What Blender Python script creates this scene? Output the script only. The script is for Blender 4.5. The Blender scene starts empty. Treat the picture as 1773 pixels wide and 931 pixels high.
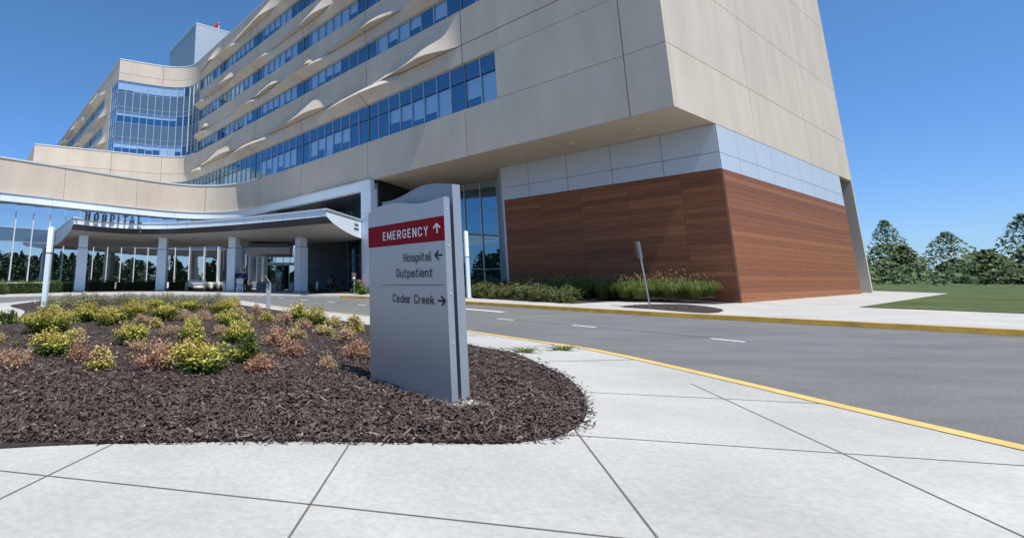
import bpy, bmesh, math, random
from mathutils import Vector, Matrix
from mathutils.geometry import tessellate_polygon
R = math.radians
random.seed(7)
scn = bpy.context.scene
col = scn.collection

# ------------------------------------------------------------------ camera, light
TH = math.atan(171 / 900.0); CT, ST = math.cos(TH), math.sin(TH); HC = 1.05
cam = bpy.data.objects.new('camera', bpy.data.cameras.new('camera'))
col.objects.link(cam); scn.camera = cam
cam.location = (0, 0, HC); cam.rotation_euler = (R(90) + TH, 0, 0)
cam.data.sensor_fit = 'HORIZONTAL'; cam.data.sensor_width = 36
cam.data.lens = 900 / 1773 * 36
cam.data.shift_x = (886.5 - 564) / 1773; cam.data.shift_y = (315 - 465.5) / 1773
cam.data.clip_start = 0.05; cam.data.clip_end = 4000

SUN_EL = R(62); SUN_AZ = (0.500, -0.866)          # horizontal direction towards the sun
w = bpy.data.worlds.new('World'); scn.world = w; w.use_nodes = True
nt = w.node_tree
sky = nt.nodes.new('ShaderNodeTexSky'); sky.sky_type = 'NISHITA'; sky.sun_disc = False
sky.sun_elevation = SUN_EL; sky.sun_rotation = math.atan2(SUN_AZ[0], SUN_AZ[1])
sky.altitude = 0; sky.air_density = 1.0; sky.dust_density = 0.15; sky.ozone_density = 3.0
bg = nt.nodes['Background']; bg.inputs['Strength'].default_value = 0.10
hs = nt.nodes.new('ShaderNodeHueSaturation'); hs.inputs['Saturation'].default_value = 1.2
nt.links.new(sky.outputs['Color'], hs.inputs['Color']); tcw = nt.nodes.new('ShaderNodeTexCoord'); sxyz = nt.nodes.new('ShaderNodeSeparateXYZ'); mrw = nt.nodes.new('ShaderNodeMapRange'); mxw = nt.nodes.new('ShaderNodeMix')
mrw.inputs['From Min'].default_value = -0.02; mrw.inputs['From Max'].default_value = 0.42; mxw.data_type = 'RGBA'; mxw.blend_type = 'MULTIPLY'; mxw.inputs['Factor'].default_value = 1
mtw = nt.nodes.new('ShaderNodeMix'); mtw.data_type = 'RGBA'; mtw.inputs['A'].default_value = (0.42, 0.60, 1.0, 1); mtw.inputs['B'].default_value = (0.90, 0.97, 1.0, 1)
nt.links.new(tcw.outputs['Generated'], sxyz.inputs['Vector']); nt.links.new(sxyz.outputs['Z'], mrw.inputs['Value']); nt.links.new(mrw.outputs['Result'], mtw.inputs['Factor'])
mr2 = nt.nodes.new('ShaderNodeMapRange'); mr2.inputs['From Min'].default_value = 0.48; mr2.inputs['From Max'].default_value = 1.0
mt2 = nt.nodes.new('ShaderNodeMix'); mt2.data_type = 'RGBA'; mt2.inputs['B'].default_value = (2.5, 1.85, 1.15, 1)      # warm boost added to the unseen high sky, to warm the shade
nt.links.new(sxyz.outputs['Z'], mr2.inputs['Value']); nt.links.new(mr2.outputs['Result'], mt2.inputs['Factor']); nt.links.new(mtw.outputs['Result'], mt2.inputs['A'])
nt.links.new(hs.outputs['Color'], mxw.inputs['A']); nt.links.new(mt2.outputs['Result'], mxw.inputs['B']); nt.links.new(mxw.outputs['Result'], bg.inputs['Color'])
sun = bpy.data.objects.new('sun', bpy.data.lights.new('sun', 'SUN')); col.objects.link(sun)
sun.data.energy = 3.8; sun.data.angle = R(0.53); sun.data.color = (1, 0.975, 0.925)
sdir = Vector((SUN_AZ[0] * math.cos(SUN_EL), SUN_AZ[1] * math.cos(SUN_EL), math.sin(SUN_EL)))
sun.rotation_euler = sdir.to_track_quat('Z', 'Y').to_euler()
scn.view_settings.view_transform = 'Standard'; scn.view_settings.look = 'None'
scn.view_settings.exposure = 0.6; scn.view_settings.gamma = 1
scn.render.engine = 'CYCLES'
scn.cycles.max_bounces = 7; scn.cycles.transparent_max_bounces = 10
scn.cycles.caustics_reflective = False; scn.cycles.caustics_refractive = False
scn.cycles.use_denoising = True

# ------------------------------------------------------------------ picking points
def ray(px, py):
    u = (px - 564) / 900; v = (315 - py) / 900
    return Vector((u, CT - v * ST, ST + v * CT))
def g(y): return 0.0085 * (max(-150, min(150, y)) - 30)
def gp(px, py, h=0.0):
    d = ray(px, py); r = d.z / d.y
    Y = (HC + 0.255 - h) / (0.0085 - r)
    return Vector((d.x / d.y * Y, Y, g(Y) + h))
def at(px, py, Y):
    d = ray(px, py); return Vector((d.x / d.y * Y, Y, HC + d.z / d.y * Y))
def proj(p):
    q = Vector(p) - Vector((0, 0, HC))
    dep = q.y * CT + q.z * ST; up = -q.y * ST + q.z * CT
    return 564 + 900 * q.x / dep, 315 - 900 * up / dep

# ------------------------------------------------------------------ materials
MATS = {}
def mat(name, colr, rough=0.6, metal=0.0, spec=0.5, noise=None, bump=None, island=None, trans=0.0, noise2=None):
    """colr linear; noise=(scale, amount) colour mottling; bump=(scale, strength); island=list of colours picked per loose piece"""
    if name in MATS: return MATS[name]
    m = bpy.data.materials.new(name); m.use_nodes = True; n = m.node_tree.nodes; l = m.node_tree.links
    b = n['Principled BSDF']
    b.inputs['Base Color'].default_value = (*colr, 1); b.inputs['Roughness'].default_value = rough
    b.inputs['Metallic'].default_value = metal; b.inputs['Specular IOR Level'].default_value = spec
    out = None
    if island:
        geo = n.new('ShaderNodeNewGeometry'); rp = n.new('ShaderNodeValToRGB')
        e = rp.color_ramp.elements; k = len(island)
        e[0].position = 0; e[0].color = (*island[0], 1); e[1].position = 1; e[1].color = (*island[-1], 1)
        for i, c in enumerate(island[1:-1]):
            x = e.new((i + 1) / (k - 1)); x.color = (*c, 1)
        l.new(geo.outputs['Random Per Island'], rp.inputs['Fac']); out = rp.outputs['Color']
    for noise in (noise, noise2):
        if not noise: continue
        tc = n.new('ShaderNodeTexCoord')
        nz = n.new('ShaderNodeTexNoise'); nz.inputs['Scale'].default_value = noise[0]; nz.inputs['Detail'].default_value = 6
        nz.inputs['Roughness'].default_value = 0.65
        if len(noise) > 2:
            mp = n.new('ShaderNodeMapping'); mp.inputs['Scale'].default_value = noise[2]
            l.new(tc.outputs['Object'], mp.inputs['Vector']); l.new(mp.outputs['Vector'], nz.inputs['Vector'])
        else: l.new(tc.outputs['Object'], nz.inputs['Vector'])
        mr = n.new('ShaderNodeMapRange'); mr.inputs['From Min'].default_value = 0.3; mr.inputs['From Max'].default_value = 0.7
        mr.inputs['To Min'].default_value = 1 - noise[1]; mr.inputs['To Max'].default_value = 1 + noise[1]
        l.new(nz.outputs['Fac'], mr.inputs['Value'])
        mx = n.new('ShaderNodeMix'); mx.data_type = 'RGBA'; mx.blend_type = 'MULTIPLY'; mx.inputs['Factor'].default_value = 1
        if out: l.new(out, mx.inputs['A'])
        else: mx.inputs['A'].default_value = (*colr, 1)
        l.new(mr.outputs['Result'], mx.inputs['B']); out = mx.outputs['Result']
    if out: l.new(out, b.inputs['Base Color'])
    if bump:
        tc = n.new('ShaderNodeTexCoord'); nz = n.new('ShaderNodeTexNoise'); nz.inputs['Scale'].default_value = bump[0]
        nz.inputs['Detail'].default_value = 4; l.new(tc.outputs['Object'], nz.inputs['Vector'])
        bp = n.new('ShaderNodeBump'); bp.inputs['Strength'].default_value = bump[1]; bp.inputs['Distance'].default_value = bump[2] if len(bump) > 2 else 0.02
        l.new(nz.outputs['Fac'], bp.inputs['Height']); l.new(bp.outputs['Normal'], b.inputs['Normal'])
    if trans:
        tr = n.new('ShaderNodeBsdfTranslucent'); ms = n.new('ShaderNodeMixShader'); ms.inputs['Fac'].default_value = trans
        if out: l.new(out, tr.inputs['Color'])
        else: tr.inputs['Color'].default_value = (*colr, 1)
        l.new(b.outputs['BSDF'], ms.inputs[1]); l.new(tr.outputs['BSDF'], ms.inputs[2])
        l.new(ms.outputs['Shader'], n['Material Output'].inputs['Surface'])
    MATS[name] = m; return m

def glass(name, refl, tint, tone, wob=0.0):
    m = bpy.data.materials.new(name); m.use_nodes = True; n = m.node_tree.nodes; l = m.node_tree.links
    n.remove(n['Principled BSDF'])
    tr = n.new('ShaderNodeBsdfTransparent'); tr.inputs['Color'].default_value = (*tint, 1)
    gl = n.new('ShaderNodeBsdfGlossy'); gl.inputs['Color'].default_value = (*tone, 1); gl.inputs['Roughness'].default_value = 0.0
    lf = n.new('ShaderNodeLayerWeight'); lf.inputs['Blend'].default_value = 0.5      # facing term: the same from both sides of the pane
    lw = n.new('ShaderNodeMath'); lw.operation = 'POWER'; lw.inputs[1].default_value = 4.0; l.new(lf.outputs['Facing'], lw.inputs[0])
    mr = n.new('ShaderNodeMapRange'); mr.inputs['From Min'].default_value = 0.0; mr.inputs['From Max'].default_value = 1.0
    mr.inputs['To Min'].default_value = refl; mr.inputs['To Max'].default_value = 0.95
    l.new(lw.outputs[0], mr.inputs['Value'])
    ms = n.new('ShaderNodeMixShader'); l.new(mr.outputs['Result'], ms.inputs['Fac'])
    l.new(tr.outputs['BSDF'], ms.inputs[1]); l.new(gl.outputs['BSDF'], ms.inputs[2])
    l.new(ms.outputs['Shader'], n['Material Output'].inputs['Surface'])
    if wob:
        tc = n.new('ShaderNodeTexCoord'); nz = n.new('ShaderNodeTexNoise'); nz.inputs['Scale'].default_value = 0.6; nz.inputs['Detail'].default_value = 0
        l.new(tc.outputs['Object'], nz.inputs['Vector'])
        bp = n.new('ShaderNodeBump'); bp.inputs['Strength'].default_value = 1; bp.inputs['Distance'].default_value = wob
        l.new(nz.outputs['Fac'], bp.inputs['Height']); l.new(bp.outputs['Normal'], gl.inputs['Normal'])
    return m

M_CONC = mat('precast_concrete', (0.53, 0.46, 0.385), 0.85, noise=(0.55, 0.10, (1, 1, 0.35)), bump=(14, 0.12, 0.01), island=[(0.548, 0.464, 0.384), (0.530, 0.448, 0.371), (0.560, 0.475, 0.393), (0.540, 0.458, 0.380)])
M_CAP = mat('coping_metal', (0.62, 0.65, 0.68), 0.4, 0.3)
M_DARK = mat('dark_backing', (0.02, 0.02, 0.022), 0.9)
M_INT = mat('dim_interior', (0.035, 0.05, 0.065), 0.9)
M_GLASS = glass('reflective_blue_glass', 0.32, (0.80, 0.92, 1.0), (0.42, 0.74, 1.0))
M_HGLASS = glass('hall_glass', 0.60, (0.60, 0.72, 0.80), (0.92, 0.96, 1.0), 0.006)
M_SPAN = mat('spandrel_glass', (0.07, 0.12, 0.19), 0.08, 0.0, 0.9)
M_MULL = mat('mullion_metal', (0.45, 0.50, 0.58), 0.4, 0.4)
M_FIN = mat('white_mullion', (0.70, 0.73, 0.77), 0.45, 0.1)
M_BLIND = mat('roller_blind_fabric', (0.80, 0.80, 0.78), 0.9)
M_METAL = mat('aluminium_panel', (0.50, 0.54, 0.59), 0.42, 0.1, noise=(0.25, 0.04))
M_FASC = mat('pale_fascia_panel', (0.72, 0.80, 0.87), 0.5, 0.0, 0.4, noise=(0.25, 0.04))
M_METD = mat('grey_metal_panel', (0.20, 0.22, 0.245), 0.45, 0.2, noise=(0.3, 0.05))
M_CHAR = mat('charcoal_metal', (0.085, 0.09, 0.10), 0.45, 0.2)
M_SOFF = mat('beige_soffit', (0.58, 0.48, 0.38), 0.8, noise=(0.3, 0.04))
M_WOOD = mat('brown_wood_cladding', (0.09, 0.03, 0.012), 0.6, 0.0, 0.25, island=[(0.20, 0.072, 0.034), (0.27, 0.105, 0.046), (0.23, 0.083, 0.038), (0.33, 0.135, 0.056), (0.185, 0.068, 0.033), (0.25, 0.092, 0.042)], noise=(3, 0.22, (0.6, 0.6, 6)))
M_STAIR = mat('corrugated_metal', (0.44, 0.47, 0.49), 0.5, 0.9)
M_WHITE = mat('white_sill', (0.80, 0.79, 0.76), 0.6)
M_LET = mat('dark_letter', (0.035, 0.04, 0.055), 0.45)
M_BLACK = mat('black_paint', (0.01, 0.01, 0.012), 0.5)
M_SIGN = mat('silver_sign_paint', (0.50, 0.50, 0.50), 0.34, 0.45, noise=(1.2, 0.03))
M_SIGNB = mat('grey_sign_paint', (0.27, 0.295, 0.335), 0.4, 0.3)
M_EDGE = mat('sign_edge_paint', (0.30, 0.33, 0.37), 0.4, 0.3)
M_RED = mat('red_vinyl', (0.30, 0.006, 0.016), 0.6, 0, 0.15)
M_LTXT = mat('white_vinyl', (0.82, 0.82, 0.82), 0.5)
M_ASPH = mat('asphalt', (0.14, 0.138, 0.137), 0.9, noise=(0.7, 0.20, (0.5, 1.6, 1)), noise2=(38, 0.30), bump=(70, 0.6, 0.012))
M_PAVE = mat('concrete_paving', (0.40, 0.385, 0.365), 0.9, noise=(0.55, 0.15), noise2=(26, 0.12), bump=(60, 0.25, 0.005))
M_YEL = mat('yellow_kerb_paint', (0.52, 0.30, 0.045), 0.75, noise=(2.5, 0.28))
M_LINE = mat('white_road_paint', (0.72, 0.72, 0.70), 0.8, noise=(9, 0.12))
M_MULCH = mat('mulch_soil', (0.05, 0.033, 0.027), 1.0, noise=(9, 0.45), bump=(45, 1.0, 0.05))
M_CHIP = mat('mulch_chip', (0.05, 0.03, 0.025), 0.9, island=[(0.025, 0.016, 0.014), (0.075, 0.047, 0.039), (0.045, 0.027, 0.022), (0.13, 0.088, 0.075), (0.055, 0.033, 0.028), (0.24, 0.18, 0.16)])
M_LAWN = mat('lawn', (0.075, 0.105, 0.025), 1.0, noise=(0.25, 0.35), noise2=(9, 0.4), bump=(30, 1.0, 0.08))
M_TWIG = mat('twig_bark', (0.10, 0.06, 0.04), 0.9)
M_DEAD = mat('dry_twig', (0.42, 0.30, 0.22), 0.9)
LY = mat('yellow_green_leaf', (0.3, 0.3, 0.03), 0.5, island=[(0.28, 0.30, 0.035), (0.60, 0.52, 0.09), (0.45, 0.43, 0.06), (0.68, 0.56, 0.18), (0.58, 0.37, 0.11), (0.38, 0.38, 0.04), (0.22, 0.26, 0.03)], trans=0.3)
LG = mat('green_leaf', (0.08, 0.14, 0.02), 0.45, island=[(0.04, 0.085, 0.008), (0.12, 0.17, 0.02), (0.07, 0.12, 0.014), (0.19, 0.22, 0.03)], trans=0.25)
LP = mat('dry_pink_leaf', (0.45, 0.25, 0.17), 0.7, island=[(0.50, 0.30, 0.20), (0.38, 0.17, 0.11), (0.58, 0.42, 0.24), (0.45, 0.22, 0.15), (0.55, 0.44, 0.18), (0.36, 0.24, 0.15)], trans=0.2)
LR = mat('rust_red_leaf', (0.4, 0.15, 0.1), 0.7, island=[(0.42, 0.15, 0.10), (0.30, 0.09, 0.06), (0.52, 0.28, 0.18), (0.45, 0.34, 0.14), (0.36, 0.12, 0.08)], trans=0.2)
LT = mat('tan_leaf', (0.5, 0.4, 0.2), 0.7, island=[(0.60, 0.48, 0.24), (0.48, 0.30, 0.16), (0.58, 0.52, 0.16), (0.40, 0.26, 0.15), (0.44, 0.42, 0.12)], trans=0.2)
LC = mat('grey_green_leaf', (0.16, 0.18, 0.11), 0.8, island=[(0.15, 0.18, 0.10), (0.24, 0.26, 0.16), (0.12, 0.15, 0.06), (0.30, 0.28, 0.20)], trans=0.2)
LH = mat('hedge_leaf', (0.06, 0.1, 0.02), 0.45, island=[(0.04, 0.08, 0.01), (0.10, 0.16, 0.02), (0.06, 0.11, 0.015), (0.16, 0.20, 0.03)], trans=0.2)
LS = mat('rose_leaf', (0.09, 0.13, 0.04), 0.5, island=[(0.05, 0.10, 0.025), (0.13, 0.19, 0.05), (0.08, 0.13, 0.035), (0.20, 0.20, 0.07), (0.22, 0.13, 0.06)], trans=0.25)
LO = mat('grass_blade', (0.12, 0.2, 0.02), 0.5, island=[(0.065, 0.115, 0.015), (0.14, 0.19, 0.025), (0.095, 0.15, 0.02), (0.20, 0.22, 0.05)], trans=0.3)
M_SEED = mat('seed_head', (0.32, 0.20, 0.10), 0.9)
LW = mat('woodland_leaf', (0.04, 0.07, 0.015), 0.7, island=[(0.02, 0.045, 0.008), (0.05, 0.09, 0.015), (0.035, 0.065, 0.012), (0.07, 0.11, 0.02)])

# ------------------------------------------------------------------ mesh helpers
class MB:
    def __init__(s): s.v = []; s.f = []; s.mi = []
    def add(s, vs, fs, mi=0):
        o = len(s.v); s.v += [tuple(x) for x in vs]
        for f in fs: s.f.append(tuple(i + o for i in f)); s.mi.append(mi)
        return s
    def quad(s, a, b, c, d, mi=0): return s.add([a, b, c, d], [(0, 1, 2, 3)], mi)
    def obox(s, o, X, Y, Z, mi=0):
        o, X, Y, Z = Vector(o), Vector(X), Vector(Y), Vector(Z)
        vs = [o, o + X, o + X + Y, o + Y, o + Z, o + X + Z, o + X + Y + Z, o + Y + Z]
        return s.add(vs, [(0, 3, 2, 1), (4, 5, 6, 7), (0, 1, 5, 4), (1, 2, 6, 5), (2, 3, 7, 6), (3, 0, 4, 7)], mi)
    def box(s, x0, x1, y0, y1, z0, z1, mi=0): return s.obox((x0, y0, z0), (x1 - x0, 0, 0), (0, y1 - y0, 0), (0, 0, z1 - z0), mi)
    def tube(s, pts, rad, n=8, mi=0, caps=True):
        pts = [Vector(p) for p in pts]; rs = rad if isinstance(rad, (list, tuple)) else [rad] * len(pts)
        o = len(s.v)
        for i, p in enumerate(pts):
            t = (pts[min(i + 1, len(pts) - 1)] - pts[max(i - 1, 0)]).normalized()
            a = t.orthogonal().normalized(); b = t.cross(a)
            for k in range(n):
                q = 2 * math.pi * k / n; s.v.append(tuple(p + (a * math.cos(q) + b * math.sin(q)) * rs[i]))
        for i in range(len(pts) - 1):
            for k in range(n):
                k2 = (k + 1) % n; s.f.append((o + i * n + k, o + i * n + k2, o + (i + 1) * n + k2, o + (i + 1) * n + k)); s.mi.append(mi)
        if caps:
            s.f.append(tuple(o + k for k in reversed(range(n)))); s.mi.append(mi)
            s.f.append(tuple(o + (len(pts) - 1) * n + k for k in range(n))); s.mi.append(mi)
        return s
    def poly(s, pts, mi=0, flip=False):
        pts = [Vector(p) for p in pts]; o = len(s.v); s.v += [tuple(p) for p in pts]
        for t in tessellate_polygon([pts]):
            a, b, c = (pts[i] for i in t)
            up = (b - a).cross(c - a).z > 0
            if up == flip: t = t[::-1]
            s.f.append(tuple(o + i for i in t)); s.mi.append(mi)
        return s
    def build(s, name, ms, parent=None, smooth=False, bevel=0):
        me = bpy.data.meshes.new(name); me.from_pydata(s.v, [], s.f)
        ms = ms if isinstance(ms, (list, tuple)) else [ms]
        for m in ms: me.materials.append(m)
        if len(ms) > 1: me.polygons.foreach_set('material_index', s.mi)
        if smooth: me.polygons.foreach_set('use_smooth', [True] * len(me.polygons))
        me.update()
        if bevel:
            bm = bmesh.new(); bm.from_mesh(me); bmesh.ops.remove_doubles(bm, verts=bm.verts, dist=1e-5)
            bmesh.ops.bevel(bm, geom=[e for e in bm.edges if len(e.link_faces) == 2 and e.calc_face_angle(0) > 0.6], offset=bevel, segments=2, affect='EDGES')
            bm.to_mesh(me); bm.free()
        o = bpy.data.objects.new(name, me); col.objects.link(o)
        if parent:
            o.parent = parent; par = parent; m = Matrix.Translation(parent.location)
            while par.parent: par = par.parent; m = Matrix.Translation(par.location) @ m
            if m.translation.length > 1e-9: me.transform(m.inverted())
        return o
def tag(o, label=None, cat=None, group=None, kind=None):
    if label: o['label'] = label
    if cat: o['category'] = cat
    if group: o['group'] = group
    if kind: o['kind'] = kind
    return o
def thing(name, label, cat, loc=(0, 0, 0), group=None):
    o = bpy.data.objects.new(name, None); col.objects.link(o); o.location = loc; o.empty_display_size = 0.3
    return tag(o, label, cat, group, 'thing')
def clone(o, parent=None):
    c = o.copy(); col.objects.link(c)
    if parent: c.parent = parent
    for ch in list(o.children): clone(ch, c)
    return c
def text_mb(mb, txt, size, O, X, Z, N, depth=0.004, sx=1.0, bold=0.0, align='LEFT', space=1.0, mi=0):
    """flat lettering laid on the plane O + X*a + Z*b, standing out along N"""
    c = bpy.data.curves.new('txt', 'FONT'); c.body = txt; c.size = size; c.align_x = align; c.offset = bold; c.extrude = depth / 2; c.space_character = space
    o = bpy.data.objects.new('txt', c); col.objects.link(o)
    dg = bpy.context.evaluated_depsgraph_get(); me = bpy.data.meshes.new_from_object(o.evaluated_get(dg))
    O, X, Z, N = Vector(O), Vector(X), Vector(Z), Vector(N)
    mb.add([O + X * (v.co.x * sx) + Z * v.co.y + N * (v.co.z + depth / 2) for v in me.vertices], [tuple(p.vertices) for p in me.polygons], mi)
    bpy.data.objects.remove(o); bpy.data.curves.remove(c); bpy.data.meshes.remove(me)
    return mb
def arc(cx, cy, rx, ry, a0, a1, n=7): return [(cx + rx * math.cos(R(a0 + (a1 - a0) * k / n)), cy + ry * math.sin(R(a0 + (a1 - a0) * k / n))) for k in range(n + 1)]
def glyph(c, t):
    """centre lines of one upright condensed letter of cap height 1; returns (strokes, width)"""
    h = t / 2; w = .50 if t < .1 else .46; X = .70; wl = .43; T = 1 - h; r = min(.21, w / 2 - .01); q = min(.19, wl / 2 - .01)
    def ring(w_, y0, y1, r_): return [arc(r_, y0 + r_, r_, r_, 180, 270) + arc(w_ - r_, y0 + r_, r_, r_, 270, 360) + arc(w_ - r_, y1 - r_, r_, r_, 0, 90) + arc(r_, y1 - r_, r_, r_, 90, 180) + [(0, y0 + r_)]]
    def cee(w_, y0, y1, r_, up, dn): return [[(w_, up)] + arc(w_ - r_, y1 - r_, r_, r_, 0, 90) + arc(r_, y1 - r_, r_, r_, 90, 180) + arc(r_, y0 + r_, r_, r_, 180, 270) + arc(w_ - r_, y0 + r_, r_, r_, 270, 360) + [(w_, dn)]]
    x = X - h
    G = {'H': ([[(0, 0), (0, 1)], [(w, 0), (w, 1)], [(0, .5), (w, .5)]], w), 'E': ([[(0, 0), (0, 1)], [(0, T), (w * .88, T)], [(0, .51), (w * .8, .51)], [(0, h), (w * .88, h)]], w * .86), 'O': (ring(w, h, T, r), w),
         'M': ([[(0, 0), (0, 1)], [(0, 1 - h), (w * .64, .18), (w * 1.28, 1 - h)], [(w * 1.28, 0), (w * 1.28, 1)]], w * 1.28), 'N': ([[(0, 0), (0, 1)], [(0, 1), (w, 0)], [(w, 0), (w, 1)]], w), 'Y': ([[(0, 1), (w / 2, .45), (w, 1)], [(w / 2, .45), (w / 2, 0)]], w),
         'C': (cee(w, h, T, r, .68, .32), w), 'G': ([cee(w, h, T, r, .70, .30)[0] + [(w, .46), (w * .55, .46)]], w), 'R': ([[(0, 0), (0, 1)], [(0, T), (w - r, T)] + arc(w - r, T - r, r, r, 90, 0) + arc(w - r, .47 + r, r, r, 0, -90) + [(0, .47)], [(w * .52, .47), (w, 0)]], w),
         'P': ([[(0, 0), (0, 1)], [(0, T), (w - r, T)] + arc(w - r, T - r, r, r, 90, 0) + arc(w - r, .42 + r, r, r, 0, -90) + [(0, .42)]], w), 'I': ([[(0, 0), (0, 1)]], 0), 'T': ([[(w / 2, 0), (w / 2, 1)], [(-h, T), (w + h, T)]], w), 'L': ([[(0, 0), (0, 1)], [(0, h), (w * .9, h)]], w * .85),
         'A': ([[(-.03, 0), (w / 2, 1), (w + .03, 0)], [(w * .17, .28), (w * .83, .28)]], w), 'S': ([[(w, .73)] + arc(w - r, T - r, r, r, 0, 90) + arc(r, T - r, r, r, 90, 180) + arc(r, .53 + r * .9, r, r * .9, 180, 250) + arc(w - r, .47 - r * .9, r, r * .9, 70, 0) + arc(w - r, h + r, r, r, 0, -90) + arc(r, h + r, r, r, 270, 180) + [(0, .27)]], w),
         'o': (ring(wl, h, x, q), wl), 'p': ([[(0, -.26), (0, X)]] + ring(wl, h, x, q), wl), 'd': ([[(wl, 0), (wl, 1)]] + ring(wl, h, x, q), wl), 'i': ([[(0, 0), (0, X)], [(0, .88), (0, 1)]], 0), 'l': ([[(0, 1), (0, .14)] + arc(.12, .14, .12, .14 - h, 180, 270)], .13),
         't': ([[(.1, .95), (.1, .16)] + arc(.24, .16, .14, .16 - h, 180, 270) + [(.30, h)], [(-.02, x), (.30, x)]], .30), 'n': ([[(0, 0), (0, X)], [(0, x - q)] + arc(q, x - q, q, q, 180, 90) + arc(wl - q, x - q, q, q, 90, 0) + [(wl, 0)]], wl), 'u': ([[(0, X), (0, h + q)] + arc(q, h + q, q, q, 180, 270) + arc(wl - q, h + q, q, q, 270, 360), [(wl, 0), (wl, X)]], wl),
         'e': ([[(0, .37), (wl, .37), (wl, x - q)] + arc(wl - q, x - q, q, q, 0, 90) + arc(q, x - q, q, q, 90, 180) + arc(q, h + q, q, q, 180, 270) + arc(wl - q, h + q, q, q, 270, 345)], wl), 'c': (cee(wl, h, x, q, .5, .22), wl), 'r': ([[(0, 0), (0, X)], [(0, x - .2)] + arc(.2, x - .2, .2, .2, 180, 90) + [(.26, x)]], .24), 'k': ([[(0, 0), (0, 1)], [(0, .26), (wl, X)], [(wl * .36, .40), (wl * 1.05, 0)]], wl),
         'a': ([[(.03, .54)] + arc(q, x - q + .02, q - .02, q - .02, 180, 90) + arc(wl - q, x - q, q, q, 90, 0) + [(wl, 0)], [(wl, .41), (.15, .41)] + arc(.15, .41 - .17, .15, .17, 90, 180) + arc(.15, h + .14, .15, .14, 180, 270) + [(wl - .1, h)] + arc(wl - .1, h + .1, .1, .1, 270, 360)], wl), 's': ([[(wl, .52)] + arc(wl - q, x - .14, q, .14, 0, 90) + arc(q, x - .14, q, .14, 90, 250) + arc(wl - q, h + .15, q, .15, 70, -90) + arc(q, h + .15, q, .15, 270, 180)], wl)}
    return G.get(c, ([], .2))
def stroke_text(mb, txt, O, X, Z, N, sx, sz, t, depth, gap=.17, solid=False):
    """lettering built from strokes of thickness t on the plane O + X, Z; returns its width in cap heights"""
    O, X, Z, N = Vector(O), Vector(X), Vector(Z), Vector(N); pen = t / 2; lay = 0
    for ch in txt:
        st, w_ = glyph(ch, t)
        for line in st:
            P = [Vector((pen + x, y)) for x, y in line]; P = [p for i, p in enumerate(P) if i == 0 or (p - P[i - 1]).length > 1e-4]; Lf, Rt = [], []
            closed_ = (P[0] - P[-1]).length < 1e-3
            for i, p in enumerate(P):
                a = (P[i] - P[i - 1]).normalized() if i else ((P[-1] - P[-2]).normalized() if closed_ else (P[1] - P[0]).normalized())
                b = (P[i + 1] - P[i]).normalized() if i < len(P) - 1 else ((P[1] - P[0]).normalized() if closed_ else a)
                m = (a + b); m = m.normalized() if m.length > 1e-3 else a; k = 1 / max(.45, m.dot(a)); nn = Vector((-m.y, m.x)) * (t / 2 * k); Lf.append(p + nn); Rt.append(p - nn)
            d = depth + lay * depth * .06; lay += 1
            f = lambda v, e: O + X * (v.x * sx) + Z * (v.y * sz) + N * e
            for i in range(len(P) - 1):
                mb.quad(f(Rt[i], d), f(Rt[i + 1], d), f(Lf[i + 1], d), f(Lf[i], d))
                if solid:
                    mb.quad(f(Rt[i + 1], d), f(Rt[i], d), f(Rt[i], 0), f(Rt[i + 1], 0)); mb.quad(f(Lf[i], d), f(Lf[i + 1], d), f(Lf[i + 1], 0), f(Lf[i], 0))
            if solid:
                for i in (0, len(P) - 1): mb.quad(f(Rt[i], d), f(Lf[i], d), f(Lf[i], 0), f(Rt[i], 0))
        pen += w_ + t + gap
    return pen - gap - t / 2
def catmull(pts, n=8):
    P = [Vector(p) for p in pts]; P = [2 * P[0] - P[1]] + P + [2 * P[-1] - P[-2]]; out = []
    for i in range(1, len(P) - 2):
        for k in range(n):
            t = k / n; a, b, c, d = P[i - 1:i + 3]
            out.append(0.5 * ((2 * b) + (c - a) * t + (2 * a - 5 * b + 4 * c - d) * t * t + (3 * b - a - 3 * c + d) * t ** 3))
    return out + [P[-2]]
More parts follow.
